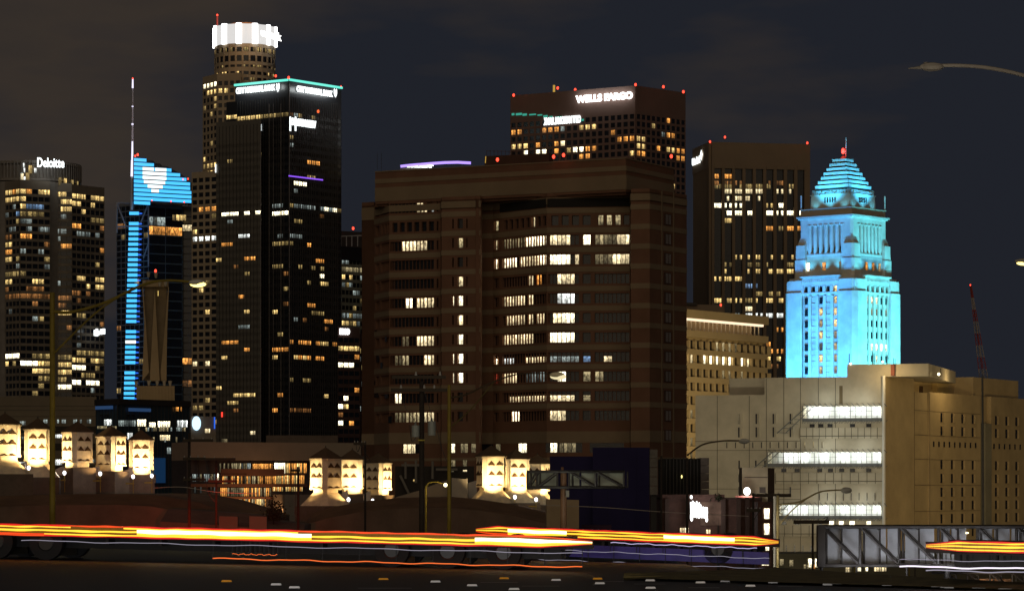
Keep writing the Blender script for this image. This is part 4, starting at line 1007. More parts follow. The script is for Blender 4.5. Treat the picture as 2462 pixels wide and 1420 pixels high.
# parapet step, ledges under the decks
for (x0, x1, ya, yb) in ((1925, 2126, 1028, 1054), (1866, 2126, 1136, 1162), (1868, 2126, 1262, 1288)):
    f.box(pmb, qx(x0), qx(x1), zz(yb), zz(ya), 0, .45)
    mb = MB(); f.box(mb, qx(x0), qx(x1), zz(yb) + .30, zz(yb) + .38, .45, .5)
    n = 13
    for j in range(n + 1): q = qx(x0) + (qx(x1) - qx(x0)) * j / n; f.box(mb, q - .03, q + .03, zz(yb), zz(ya), .45, .49)
    mb.build('panel_joint', dm('joint_dark', (.08, .075, .06)), rt)
mb = MB()      # vertical and horizontal precast joints
for x in (1724, 1801, 1842, 1884, 1924, 1967, 2008): f.box(mb, qx(x), qx(x) + .07, 0, zz(950 if x < 1838 else 908), 0, .02)
for y in (1060, 1082, 1175, 1200): f.box(mb, 0, qx(1925), zz(y), zz(y) + .06, 0, .02)
mb.build('panel_joint', dm('joint_dark', (.08, .075, .06)), rt)
for x, ya, yb in [(2018, 928, 972)]: mb = MB(); f.box(mb, qx(x), qx(x + 8), zz(yb), zz(ya), 0, .03); mb.build('stair_window', dm('ochre_glass', (.18, .14, .08)), rt)
for x in (1775, 1817, 1858, 1899):
    for (ya, yb) in ((994, 1018), (1026, 1050)):
        W_.add(f, qx(x), qx(x + 3.4), zz(yb), zz(ya), 'dark' if x > 1800 or ya > 1000 else 'c', 1, d=.02)
        mb = MB(); f.box(mb, qx(x + 8), qx(x + 10.5), zz(yb), zz(ya), 0, .25); mb.build('window_fin', cr, rt)
for j in range(12): x = 1747 + 20.8 * j; W_.add(f, qx(x), qx(x + 2.2), zz(1076), zz(1062), 'dark' if j < 9 else 'c', 1, d=.02); mb = MB(); f.box(mb, qx(x + 2.4), qx(x + 5.5), zz(1076), zz(1062), 0, .25); mb.build('window_fin', cr, rt)
for x, rws in ((1776, ((1106, 1126), (1139, 1158), (1170, 1188))), (1816, ((1106, 1122),)), (1838, ((1106, 1122),)), (1899, ((1170, 1188),))):
    for (ya, yb) in rws: W_.add(f, qx(x), qx(x + 3), zz(yb), zz(ya), 'dark', 1, d=.02)
for x in range(1970, 2110, 19): W_.add(f, qx(x), qx(x + 1.6), zz(1202), zz(1184), 'dark', 1, d=.02)
for x in range(1890, 2000, 20): W_.add(f, qx(x), qx(x + 1.6), zz(1325), zz(1310), 'dark', 1, d=.02)
for ya, key, xs in ((1019, 'dark', (1947, 1968, 1990, 2044, 2083)), (1126, 'dark', (1879, 1911, 1965, 1991, 2018, 2044, 2083)), (1252, 'H', (1993, 2017, 2043, 2083)), (1252, 'dark', (1879, 1911, 1965))):
    for x in xs: W_.add(f, qx(x), qx(x + 12), zz(ya + 8), zz(ya), key, 1, d=.04)
# exercise decks: white back wall, cage bars, lamps
cage = dm('cage_steel', (.16, .17, .17), rough=.5)
for di, (x0, x1, ya, yb) in enumerate(decks):
    mb = MB(); f.box(mb, qx(x0), qx(x1), zz(yb), zz(ya), -depth - .01, -depth + .12); mb.build('deck_back_wall', dm('white_paint', (.78, .8, .78), var=.1), rt)
    mb = MB(); f.box(mb, qx(x0), qx(x1), zz(yb), zz(yb) + .45, -.1, .05)
    n = round((x1 - x0) / 12.8)
    for j in range(n + 1):
        q = qx(x0) + (qx(x1) - qx(x0)) * j / n; c0_, c1_ = zz(yb), zz(ya)
        mb.tube([f.pt(q, c0_ - .3, .12), f.pt(q, c1_, .12)], .05, n=4)
        mb.tube([f.pt(q + .1, c1_ + .35, 0), f.pt(q + .35, c1_ + .25, .7), f.pt(q + .7, c1_ - .15, .8)], .045, n=4)
        mb.tube([f.pt(q, c0_ + .2, .15), f.pt(q + .35, c0_ - .25, .5), f.pt(q + .7, c0_ + .15, .15)], .045, n=4)
    for zq in (.33, .66): mb.tube([f.pt(qx(x0), c0_ + (c1_ - c0_) * zq, .1), f.pt(qx(x1), c0_ + (c1_ - c0_) * zq, .1)], .03, n=4)
    # slanted end frame
    mb.tube([f.pt(qx(x0) - 3.6, zz(yb) - 1.6, .2), f.pt(qx(x0) + .8, zz(ya) + .1, .2)], .09, n=4); mb.tube([f.pt(qx(x0) - 2.4, zz(yb) - 1.6, .2), f.pt(qx(x0) + 1.6, zz(ya), .2)], .07, n=4)
    for j in range(6): t = j / 6; mb.tube([f.pt(qx(x0) - 3.4 + 4 * t, zz(yb) - 1.5 + (zz(ya) - zz(yb) + 1.5) * t, .2), f.pt(qx(x0) - 2.0 + 4 * t, zz(yb) - 1.6 + (zz(ya) - zz(yb) + 1.6) * t, .2)], .04, n=4)
    mb.build('deck_cage', cage, rt)
    lx = [2105, 2060, 2020, 1972] + ([1925, 1890] if x0 < 1900 else [1945])
    for x in lx:
        zc_ = zz(ya) - .55; p = f.pt(qx(x), zc_, -depth + .9)
        mb = MB(); mb.ball(p + Vector((0, 0, .25)), .16, .1); mb.build('deck_lamp', em('lamp_white', (.95, 1, 1), 4), rt)
        light('deck_lamp_light', 'POINT', p, 75 if di < 2 else 60, (.93, 1, .98), size=.12)
    for x in (2080, 1990): light('deck_spill', 'POINT', f.pt(qx(x), zz(ya) + .4, 2.2), 95, (.93, 1, .96), size=.3)
light('deck_spill', 'SPOT', f.pt(qx(2000), zz(1000), 9), 300, (.9, 1, .9), aim=f.pt(qx(2000), zz(1010), 0), size=1, spot=120, blend=1)
# right-hand wing, oblique
g = Face((2127, 430), (2500, 484)); gx = lambda x: g.hit(x, 1000)[0]
om = MB(); zg = lambda y: g.hit(2261, y)[1]
g.box(om, 0, gx(2198), 0, zz(898), -.5, 0)
g.box(om, gx(2198), gx(2360), 0, zg(946), -25, -.25); g.box(om, gx(2235), gx(2358), 0, zg(944), -.25, 0)
g.box(om, gx(2198), gx(2400), zg(947), zg(908), -28, -4.2); g.box(om, gx(2363), g.L, 0, zg(944.5), -25, -.6)
g.box(om, gx(2383), g.L, 0, zg(944), -.6, 0); g.box(om, gx(2358), gx(2466), zg(950), zg(897), -12, -1.2)
om.build('oblique_wing', cr2, rt)
wmb.build('wall', cr, rt); pmb.build('deck_ledge', cr, rt)
mb = MB()
for x in (2198, 2235): g.box(mb, gx(x), gx(x) + .08, 0, zg(946), .0, .03)
for i, y in enumerate((990, 1048, 1105, 1166, 1228)): g.box(mb, gx(2198), gx(2357), zg(y), zg(y) + .06, .0, .03)
mb.build('panel_joint', dm('joint_ochre', (.16, .12, .07)), rt)
mb = MB(); g.box(mb, gx(2358.5), gx(2363), 0, zg(950), -.55, -.3); mb.build('shadow_gap', dm('gap_black', (.02, .018, .015)), rt)
mb = MB(); g.box(mb, gx(2364), gx(2379), 0, zg(1012), -.6, .35); mb.build('concrete_chase', dm('grey_chase', (.26, .24, .17)), rt)
for x in (2261, 2286, 2311, 2336, 2392, 2417, 2441, 2466, 2490):
    for y in (992, 1024, 1105, 1138, 1171, 1203, 1235, 1268):
        W_.add(g, gx(x), gx(x + 2.6), zg(y + 22), zg(y), 'dark', 1, d=.02); mb = MB(); g.box(mb, gx(x + 5.5), gx(x + 8), zg(y + 22), zg(y), 0, .22); mb.build('window_fin', cr2, rt) if y < 1240 else None
for x0 in (2243, 2388):
    for j in range(9): x = x0 + 12.6 * j; W_.add(g, gx(x), gx(x + 1.6), zg(1074), zg(1061), 'dark', 1, d=.02)
W_.build(rt)
for x in (2224, 2250, 2275): mb = MB(); g.box(mb, gx(x), gx(x + 8), zg(945), zg(925), -4.2, -4.1); mb.build('roof_door', dm('door_brown', (.09, .05, .03)), rt)
mb = MB(); g.box(mb, gx(2304), gx(2331), zg(946), zg(906), -4.2, -3.3); mb.build('stair_bay', dm('stair_bay_paint', (.6, .45, .2)), rt)
mb = MB(); mb.tube([f.pt(qx(2126.5), 0, .5), f.pt(qx(2126.5), zz(905), .5)], .22, n=8); mb.build('corner_pipe', dm('pale_pipe', (.7, .68, .6), rough=.5), rt)
for x, y, r, m in [(2133, 891, 4.5, em('lamp_warm', (1, .85, .5), 4)), (2179, 894, 3.6, MATS['lamp_warm']), (2257, 899, 3.6, MATS['lamp_warm']), (2045, 874, 2.8, em('lamp_pinkwhite', (1, .85, .75), 3)), (2122, 869, 2.6, MATS['lamp_pinkwhite'])]:
    mb = MB(); mb.ball(P(x, y, 431), r * 431 / F); mb.build('roof_lamp', m, rt)
for p, e_ in ((P(2137, 895, 427), 350), (P(2262, 897, 447), 260), (P(2318, 925, 446), 420)): light('roof_lamp_light', 'POINT', p, e_, (1, .72, .34), size=.3)
mb = MB(); g.box(mb, gx(2212), gx(2238), zz(902), zz(892), -4, -2); mb.build('roof_plant', dm('roof_plant_pale', (.4, .38, .34)), rt)
for x, y0, y1 in [(2042, 876, 850), (2098, 876, 845), (2102, 876, 848), (2133, 876, 853), (2148, 880, 860), (2152, 880, 862), (2200, 898, 885), (2262, 900, 885)]: mb = MB(); mb.tube([P(x, y0 + 4, 432), P(x, y1, 432)], .07, n=4); mb.build('antenna', STONE_D, rt)
mb = MB(); f.box(mb, qx(2143), qx(2152), zz(905), zz(878), .05, .6); mb.build('roof_duct', dm('red_brown_duct', (.2, .07, .05)), rt)
# street lighting that washes the two walls
light('street_wash', 'AREA', (12, 372, 3), 6000, (1, .90, .66), aim=f.pt(qx(1900), 14, 0), size=26, sy=4)
light('street_wash', 'AREA', (38, 366, 3), 3300, (1, .9, .66), aim=f.pt(qx(2060), 20, 0), size=16, sy=4)
light('street_wash', 'AREA', (102, 398, 3), 6000, (1, .72, .34), aim=g.pt(gx(2300), 20, 0), size=26, sy=4)
# lattice mast on its roof
rt = root('lattice_mast', 'thin red and white lattice radio mast rising above the sodium lit concrete wall', 'mast', tuple(P(2362, 1180, 470) * 1.0)[:2] + (0,))
for i in range(8):
    t0, t1 = i / 8, (i + 1) / 8; a, b = P(2366 - 32 * t0, 915 - 228 * t0, 470), P(2366 - 32 * t1, 915 - 228 * t1, 470); mb = MB(); w0, w1 = .55 * (1 - t0) + .1, .55 * (1 - t1) + .1
    for s in (-1, 1):
        mb.tube([a + Vector((s * w0, 0, 0)), b + Vector((s * w1, 0, 0))], .07, n=4); mb.tube([a + Vector((0, s * w0, 0)), b + Vector((0, s * w1, 0))], .07, n=4)
        mb.tube([a + Vector((s * w0, 0, 0)), (a + b) / 2 - Vector((s * w1, 0, 0)), b + Vector((s * w1, 0, 0))], .05, n=4)
    mb.build('mast_section', dm('mast_red_dull', (.16, .02, .018)) if i % 2 else dm('mast_white_dull', (.2, .18, .18)), rt)
mb = MB(); mb.tube([P(2364, 1262, 420), P(2362, 905, 420)], .14, n=6); mb.build('downpipe', STONE_D, rt)
beacon(rt, 2333, 685, 470, 1.6, 0)
# ================================================================== low buildings in the middle distance
def box_block(rt, fr, ytop, refD, depth, mat, name='wall'):
    mb = MB(); mb.prism(plan(fr, depth), 0, Z(ytop, refD)); return mb.build(name, mat, rt)
def lit_row(W_, f, x0, x1, ya, yb, keys, n, pr=1, d=.05, panes=1, gap=.08):
    for j in range(n):
        if random.random() > pr: continue
        a, b = x0 + (x1 - x0) * j / n, x0 + (x1 - x0) * (j + 1) / n
        q0, zt, _ = f.hit(a, ya); q1, zb, _ = f.hit(b, yb); g_ = (q1 - q0) * gap
        W_.add(f, q0 + g_, q1 - g_, zb, zt, random.choice(keys), panes, d=d)
# grey concrete garage, left edge
D = 800; rt = root('concrete_building', 'plain grey-brown concrete building with rows of tiny lights behind the left roof turrets', 'building', base_at(110, D))
gc = dm('garage_concrete', (.20, .165, .115), var=.2, scale=.08)
fr = [(-80, D), (232, D)]; f = Face(*fr); box_block(rt, fr, 953, D, 30, gc); W_ = Windows()
mb = MB()
for y0, y1 in ((1024, 1040), (1065, 1082), (1118, 1134)): f.box(mb, 0, f.L, Z(y1, D), Z(y0, D), 0, .05)
mb.build('shadow_slot', dm('slot_dark', (.05, .042, .032)), rt)
mb = MB()
for y in (975, 985, 1000): f.box(mb, 0, f.L, Z(y + 1, D), Z(y, D), 0, .06)
mb.build('wall_joint', dm('joint_dark', (.08, .075, .06)), rt)
lit_row(W_, f, 48, 62, 1012, 1021, 'w', 3); lit_row(W_, f, 60, 225, 1008, 1017, 'w', 30, .35); lit_row(W_, f, 133, 150, 1044, 1052, 'W', 4); lit_row(W_, f, 46, 60, 1050, 1055, 'w', 4)
lit_row(W_, f, 128, 150, 1104, 1117, 'W', 5); lit_row(W_, f, 40, 72, 1110, 1117, 'W', 6, .8); lit_row(W_, f, 222, 235, 1104, 1112, 'w', 3); W_.build(rt)
# blue glass building
D = 700; rt = root('glass_building', 'low dark blue glass building with one bright white office storey, behind the left turrets', 'building', base_at(345, D))
bgl = dm('blue_glass', (.035, .06, .085), rough=.25, spec=.6, var=.3, scale=.12)
fr = [(231, D + 6), (282, D), (455, D + 18)]; W_ = Windows()
box_block(rt, fr, 968, D, 30, bgl)
for a, b in zip(fr, fr[1:]):
    f = Face(a, b); mb = MB(); n = int(f.L / 1.1)
    for j in range(n + 1): q = f.L * j / n; f.box(mb, q, q + .09, 0, Z(972, D), 0, .12)
    mb.build('glazing_mullion', dm('mullion_dark', (.05, .055, .06)), rt)
    f.box(mb := MB(), 0, f.L, Z(972, D), Z(958, D), 0, .5); mb.build('parapet', dm('parapet_dark', (.03, .028, .03)), rt)
f0, f = Face(fr[0], fr[1]), Face(fr[1], fr[2])
strip(rt, 'blue_screen', f0, 236, 276, 976, 984, em('screen_blue', (.07, .2, .5), .22)); strip(rt, 'blue_screen', f, 305, 357, 980, 988, em('screen_blue', (.07, .2, .5), .22))
lit_row(W_, f0, 251, 270, 1008, 1022, 'W', 3); lit_row(W_, f0, 235, 282, 1024, 1030, 'c', 12, .6)
lit_row(W_, f, 283, 330, 1010, 1024, 'w', 10, .8); lit_row(W_, f, 329, 350, 1008, 1024, 'H', 4); lit_row(W_, f, 352, 373, 1015, 1026, 'H', 4, .9); lit_row(W_, f, 378, 408, 1012, 1026, 'H', 5, .95); lit_row(W_, f, 425, 450, 1010, 1026, 'W', 5)
lit_row(W_, f, 330, 450, 1027, 1036, 'ccw', 26, .7); lit_row(W_, f, 305, 318, 1040, 1056, 'CW', 3, .9); lit_row(W_, f, 383, 408, 1045, 1058, 'C', 5, .9); lit_row(W_, f, 330, 430, 1050, 1062, 'cw', 22, .35); lit_row(W_, f, 400, 430, 1075, 1090, 'w', 6, .5); lit_row(W_, f, 330, 450, 1105, 1140, 'cw', 20, .15)
W_.build(rt)
strip(rt, 'blue_light_patch', f, 366, 392, 1100, 1160, em('light_patch_blue', (.01, .14, .4), .14)); strip(rt, 'lit_notice', f, 426, 446, 1106, 1128, em('notice_cream', (1, .85, .45), .9)); strip(rt, 'lit_notice', f, 434, 450, 1166, 1186, WM['H'])  # blue uplight drawn as a dim glowing panel
for px in (247, 258, 300, 312): strip(rt, 'roof_chevrons', f0 if px < 280 else f, px, px + 6, 996, 1000, WM['w'])
W2 = Windows(); lit_row(W2, f, 417, 432, 978, 988, 'O', 4, .9, d=.6); W2.build(rt)
# carved concrete bell tower
D = 1250; k = D / F; rt = root('campanile', 'tan fluted concrete bell tower with flared base right of the blue LED strip', 'tower', base_at(372, D))
light('added_campanile_wash', 'SPOT', P(372, 1090, 1185), 9000, (1, .75, .42), aim=P(372, 800, 1250), size=1, spot=60, blend=.8)  # added spot, brightens the dark bell tower
tcn = dm('tan_concrete', (.36, .27, .16), var=.15, scale=.1)
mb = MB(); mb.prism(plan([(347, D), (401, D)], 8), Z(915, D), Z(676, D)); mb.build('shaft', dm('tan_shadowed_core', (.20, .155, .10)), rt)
mb = MB()
def wedge(pts, d0, d1):
    a = [P(x, y, D - d0) for x, y in pts]; b = [P(x, y, D - d1) for x, y in pts]; mb.face(b[::-1]); mb.face(a)
    for i in range(len(pts)): j = (i + 1) % len(pts); mb.face([a[i], a[j], b[j], b[i]])
wedge([(342, 915), (358, 895), (350, 770), (344, 690), (342, 692), (347, 780)], -3, 2.5)
wedge([(361, 915), (384, 915), (383, 895), (372, 690), (361, 895)], 0, 3); wedge([(386, 895), (388, 915), (400, 915), (402, 790), (406, 690), (404, 690), (398, 770)], -3, 2.5)
mb.build('pilaster', tcn, rt)
mb = MB(); mb.prism(plan([(342, D - 2), (405, D - 2)], 12), Z(690, D), Z(674, D)); mb.build('cornice', tcn, rt)
mb = MB(); mb.prism(plan([(328, D - 4), (420, D - 4)], 16), Z(972, D), Z(928, D)); mb.prism(plan([(336, D - 3), (412, D - 3)], 14), 0, Z(970, D))
for i in range(12): x = 331 + 7.8 * i; mb.prism([XY(x, D - 4), XY(x + 3, D - 4), XY(x + 3, D - 5), XY(x, D - 5)], Z(970, D), Z(930, D), .6)
mb.build('flared_base', tcn, rt)
for i, (x, y) in enumerate([(357, 660), (347, 680), (384, 682), (398, 682), (358, 920), (378, 920), (395, 921), (409, 921), (328, 922), (375, 662)]):
    mb = MB(); c = P(x, y, D - 3); mb.prism([Vector((c.x + 2.6 * k * math.cos(t), c.y + 2.6 * k * math.sin(t))) for t in [2 * math.pi * j / 8 for j in range(8)]], c.z - 6 * k, c.z + 6 * k, 1.9); mb.build('roof_cup', dm('cup_pale', (.45, .4, .32)), rt)
mb = MB(); mb.box(*[v for p in ((P(379.5, 0, D - 3.2).x, P(382.5, 0, D).x), (D - 3.3, D - 2.2), (Z(712, D), Z(700, D))) for v in p]); mb.build('lit_slot', em('slot_amber', (1, .7, .2), 1), rt)
beacon(rt, 374, 651, D, 3, 8)
# block with oval sign
D = 1000; rt = root('office_block', 'grey block with a glowing pale blue oval sign, left of the black glass tower foot', 'building', base_at(488, D))
fr = [(459, D), (519, D + 4)]; f = Face(*fr); box_block(rt, fr, 1000, D, 15, dm('block_grey_brown', (.22, .18, .14)))
mb = MB(); k = D / F; c = P(472.5, 1017, D)
ov = [Vector((c.x + 10.5 * k * math.cos(t), c.y - .5, c.z + 17 * k * math.sin(t))) for t in [2 * math.pi * i / 28 for i in range(28)]]; ob = [p + Vector((0, .5, 0)) for p in ov]
mb.face(ov)
for i in range(28): mb.face([ov[i - 1], ov[i], ob[i], ob[i - 1]])
mb.build('oval_sign', em('oval_blue_white', (.55, .8, 1), 1.6), rt)
strip(rt, 'blue_light_strip', f, 513, 515, 1002, 1030, em('led_deep_blue', (.02, .16, 1.0), .9)); W_ = Windows(); lit_row(W_, f, 492, 508, 1030, 1040, 'C', 5, .7); lit_row(W_, f, 460, 515, 1080, 1100, 'w', 12, .2); W_.build(rt)
# long slab roof building with amber glazing
D = 600; rt = root('glazed_building', 'wide low building with flat pale fascia and amber lit glazing below', 'building', base_at(640, D))
fr = [(457, D), (868, D + 14)]; f = Face(*fr); fas = dm('fascia_warm_grey', (.30, .24, .18), var=.1, scale=.3)
mb = MB(); f.box(mb, 0, f.L, f.hit(660, 1106)[1], f.hit(660, 1063)[1], -12, 0); mb.build('fascia', fas, rt)
mb = MB(); f.box(mb, 0, f.L, 0, f.hit(660, 1106)[1], -12, -2.2); mb.build('wall', dm('wall_slate', (.06, .055, .06)), rt)
W_ = Windows(); q = dict(d=-2.1, gap=.12)
lit_row(W_, f, 535, 612, 1113, 1136, 'cwcc', 16, .7, **q); lit_row(W_, f, 615, 668, 1114, 1128, 'O', 14, .95, **q); lit_row(W_, f, 668, 694, 1112, 1138, 'HYH', 6, 1, **q); lit_row(W_, f, 694, 746, 1113, 1136, 'OOY', 13, .95, **q)
lit_row(W_, f, 460, 535, 1139, 1156, 'wcw', 16, .8, **q); lit_row(W_, f, 525, 534, 1138, 1156, 'H', 2, 1, **q); lit_row(W_, f, 537, 672, 1144, 1162, 'OcOOOY', 30, .93, **q); lit_row(W_, f, 672, 740, 1142, 1162, 'OOYO', 16, 1, **q)
lit_row(W_, f, 460, 535, 1165, 1184, 'ww', 16, .35, **q); lit_row(W_, f, 537, 660, 1172, 1192, 'cOOOc', 28, .95, **q); lit_row(W_, f, 660, 738, 1170, 1180, 'YO', 16, .95, **q)
lit_row(W_, f, 578, 648, 1199, 1219, 'OOYc', 18, .95, **q); W_.build(rt)
mb = MB()
for (x0, x1, ya, yb) in ((538, 690, 1126, 1143), (690, 742, 1137, 1141), (460, 745, 1162, 1170), (460, 745, 1193, 1199), (538, 600, 1137, 1140)): f.box(mb, f.hit(x0, 1)[0], f.hit(x1, 1)[0], f.hit(600, yb)[1], f.hit(600, ya)[1], -2.2, -1.5)
mb.build('floor_edge', dm('floor_edge_red', (.16, .075, .05)), rt)
for x in (484, 512, 560, 610, 660, 706, 735): mb = MB(); q_ = f.hit(x, 1)[0]; f.box(mb, q_, q_ + .15, 0, f.hit(x, 1106)[1], -2.0, -1.7); mb.build('column', dm('column_dark', (.05, .045, .045)), rt)
mb = MB(); f.box(mb, f.hit(660, 1)[0], f.hit(725, 1)[0], f.hit(690, 1260)[1], f.hit(690, 1188)[1], -.9, 6); mb.build('annex', dm('annex_grey', (.22, .19, .16)), rt)
light('lobby_glow', 'AREA', f.pt(f.hit(640, 1)[0], 6, 5), 900, (1, .5, .2), aim=f.pt(f.hit(640, 1)[0], 6, 0), size=14, sy=1)
# roof machinery in the gap
D = 520; rt = root('service_building', 'dark low service building below the brick block, with grey rooftop ducts', 'building', base_at(1010, D))
fr = [(950, D), (1140, D)]; f = Face(*fr); box_block(rt, fr, 1120, D, 14, dm('service_dark', (.04, .033, .028)))
mb = MB()
for (a, b) in (((975, 1110), (975, 1150)), ((1000, 1105), (1000, 1160)), ((1040, 1108), (1040, 1150)), ((962, 1142), (985, 1190)), ((1048, 1128), (1100, 1128)), ((965, 1118), (1015, 1118))): mb.tube([P(*a, D - 1.5), P(*b, D - 1.5)], .22, n=6)
mb.build('roof_duct', dm('duct_grey', (.2, .18, .15)), rt)
W_ = Windows(); lit_row(W_, f, 1085, 1092, 1130, 1134, 'c', 1); lit_row(W_, f, 1113, 1123, 1129, 1133, 'C', 3); lit_row(W_, f, 993, 997, 1152, 1157, 'Y', 1); W_.build(rt)

# ================================================================== sheds carrying the lantern turrets
shed_roof = dm('shed_roof_felt', (.19, .105, .055), var=.35, scale=.25, bump=.2)
shed_wall = dm('shed_wall_brown', (.17, .11, .08), var=.3, scale=.3)
def shed(label, prof, D, depth, hip=0, mat=shed_roof):
    """a long shed: roof profile across the photo at distance D, carried back by depth"""
    xs = [p[0] for p in prof]; rt = root('turret_shed', label, 'building', base_at(sum(xs) / len(xs), D))
    mb = MB(); w = MB()
    for (a, ya), (b, yb) in zip(prof, prof[1:]):
        A, B = P(a, ya, D), P(b, yb, D); A2, B2 = A + Vector((0, depth, 0)), B + Vector((0, depth, 0))
        ev = Vector((0, -7, -1.15))
        mb.face([A + ev, B + ev, B, A]); mb.face([A, B, B2, A2]); mb.face([A2, B2, B2 - ev * Vector((1, 1, 0)) if False else Vector((B2.x, B2.y, 0)), Vector((A2.x, A2.y, 0))])
        a0, b0 = A + ev, B + ev; w.face([Vector((a0.x, a0.y, 0)), Vector((b0.x, b0.y, 0)), b0, a0])
    A = P(*prof[0], D); B = P(*prof[-1], D)
    for q in (A, B): w.face([Vector((q.x, q.y - 7, 0)), Vector((q.x, q.y - 7, q.z - 1.15)), q, Vector((q.x, q.y + depth, q.z)), Vector((q.x, q.y + depth, 0))])
    mb.build('roof', mat, rt); w.build('wall', shed_wall, rt); return rt
rtA = shed('long low brown shed roof under the five left turrets', [(-150, 1196), (40, 1190), (160, 1187), (300, 1186), (380, 1190), (470, 1205), (560, 1232), (600, 1246)], 335, 60)
rtB = shed('low reddish brown shed with flat wall panels between the two turret groups', [(405, 1222), (560, 1232), (635, 1238), (637, 1248), (735, 1260)], 300, 8, mat=shed_wall)
mb = MB()
for x0, x1 in ((525, 570), (598, 640)): A, B = P(x0, 1240, 292), P(x1, 1241, 292); mb.hexa([(A.x, 292.6, 0), (B.x, 292.6, 0), (B.x, 293.5, 0), (A.x, 293.5, 0), (A.x, 292.6, A.z), (B.x, 292.6, B.z), (B.x, 293.5, B.z), (A.x, 293.5, A.z)])
mb.build('wall_panel', dm('panel_red_brown', (.25, .16, .12)), rtB)
rtC = shed('broad dark domed shed roof under the middle and right turrets', [(738, 1252), (752, 1232), (800, 1218), (880, 1203), (960, 1196), (1080, 1194), (1150, 1200), (1230, 1212), (1330, 1236), (1400, 1258), (1450, 1262)], 350, 60)
pale = dm('pale_sheet_metal', (.42, .37, .3), var=.15, scale=.6)
def hut(label, pts, D, depth, mat, cat='roof hut'):
    mb = MB(); a = [P(x, y, D) for x, y in pts]; b = [p + Vector((0, depth, 0)) for p in a]; mb.face(a[::-1]); mb.face(b)
    for i in range(len(a)): mb.face([a[i - 1], a[i], b[i], b[i - 1]])
    o = mb.build('roof_hut', mat, None); return tag(o, label, cat)
hut('pale square sheet metal hut on the roof right of the yellow pole', [(1086, 1202), (1124, 1206), (1124, 1151), (1086, 1148)], 366, 3, pale)
hut('narrow pale sheet metal hut behind the right turrets', [(1126, 1206), (1146, 1208), (1146, 1154), (1126, 1160)], 372, 3, pale)
hut('long low wedge shaped grey roof hut behind the two wooden poles', [(948, 1197), (1080, 1200), (1080, 1152), (1058, 1158), (1010, 1178), (955, 1193)], 372, 4, dm('wedge_grey', (.24, .19, .14)))
hut('tan box wall beside the single post of the small gantry', [(1314, 1561), (1392, 1561), (1392, 1201), (1314, 1199)], 196, 4, dm('tan_box_wall', (.40, .30, .18), var=.15, scale=.5))

# lantern turret: chamfered square drum with hooded triangular vents, flared neck, pyramid roof
drum_m = dm('turret_cream', (.76, .66, .48), var=.22, scale=1.3); hood_m = dm('turret_hood_brown', (.09, .048, .02)); roof_m = dm('turret_roof_brown', (.11, .07, .04), var=.2, scale=1)
plinth_m = dm('plinth_boards', (.15, .115, .09), var=.2, scale=1.5)
def turret(label, px, ybot, D, rz, kind, group):
    r = root('lantern_turret', label, 'roof turret', tuple(P(px, ybot, D)), rz=R(rz), group=group)
    w, c, h = 1.42, .42, 3.42       # half width, chamfer, height
    oc = lambda s, e=0: [Vector(p) for p in ((-w + c, -w), (w - c, -w), (w, -w + c), (w, w - c), (w - c, w), (-w + c, w), (-w, w - c), (-w, -w + c))]
    def ring(s): return [p * s for p in oc(1)]
    m = LMB(); m.prism(ring(1), 0, h); m.build('drum', drum_m, r)
    m = LMB(); m.prism(ring(1.08), -.12, .05); m.build('base_flange', drum_m, r)
    m = LMB(); m.prism(ring(1.1), h - .08, h + .06); m.build('top_flange', drum_m, r)
    m = LMB(); m.prism(ring(1.16), h + .06, h + .14); m.prism(ring(1.14), h + .14, h + 1.35, .03); m.build('roof', roof_m, r)
    m = LMB(); m.tube([(0, 0, h + 1.3), (0, 0, h + 1.55)], .05); m.build('finial', STONE_D, r)
    for side in range(4):
        M = Matrix.Rotation(math.pi / 2 * side, 3, 'Z')
        for cx in (-.48, .48):
            for cz in (2.45, 1.3, .08):
                m = LMB(); a = .44; hh = .54 if cz > .5 else .22; zc_ = cz
                pts = [M @ Vector(p) for p in ((cx - a, -w - .01, zc_), (cx + a, -w - .01, zc_), (cx, -w - .01, zc_ + hh), (cx - a, -w - .16, zc_ - .02), (cx + a, -w - .16, zc_ - .02), (cx, -w - .05, zc_ + hh))]
                m.face([pts[3], pts[4], pts[5]]); m.face([pts[0], pts[3], pts[5], pts[2]]); m.face([pts[4], pts[1], pts[2], pts[5]]); m.face([pts[0], pts[1], pts[4], pts[3]])
                m.build('vent_hood', hood_m, r)
        for x in (-w + c, w - c):
            m = LMB(); m.box(x - .04, x + .04, -w - .05, -w, 0, h)
            for v in range(len(m.v)): m.v[v] = M @ m.v[v]
            m.build('corner_trim', drum_m, r)
    if kind == 'plinth':
        m = LMB(); m.prism(ring(.8), -.75, -.1); m.build('neck', drum_m, r)
        m = LMB(); m.box(-1.62, 1.62, -1.5, 1.5, -4.6, -.74); m.build('plinth', plinth_m, r)
    else:
        m = LMB(); m.prism(ring(.82), -.5, -.1)
        lo, hi = ring(1.72), ring(.82)
        for i in range(8): j = (i + 1) % 8; m.face([Vector((*lo[i], -2.0)), Vector((*lo[j], -2.0)), Vector((*hi[j], -.45)), Vector((*hi[i], -.45))])
        m.build('flared_neck', drum_m, r); m = LMB(); m.box(-2.5, 2.5, -2.5, 2.5, -4.6, -1.98); m.build('plinth', plinth_m, r)
    return r
GL, GM, GR = 'lantern turrets on the left shed roof', 'lantern turrets on the shed roof in the middle', 'lantern turrets on the shed roof right of the poles'
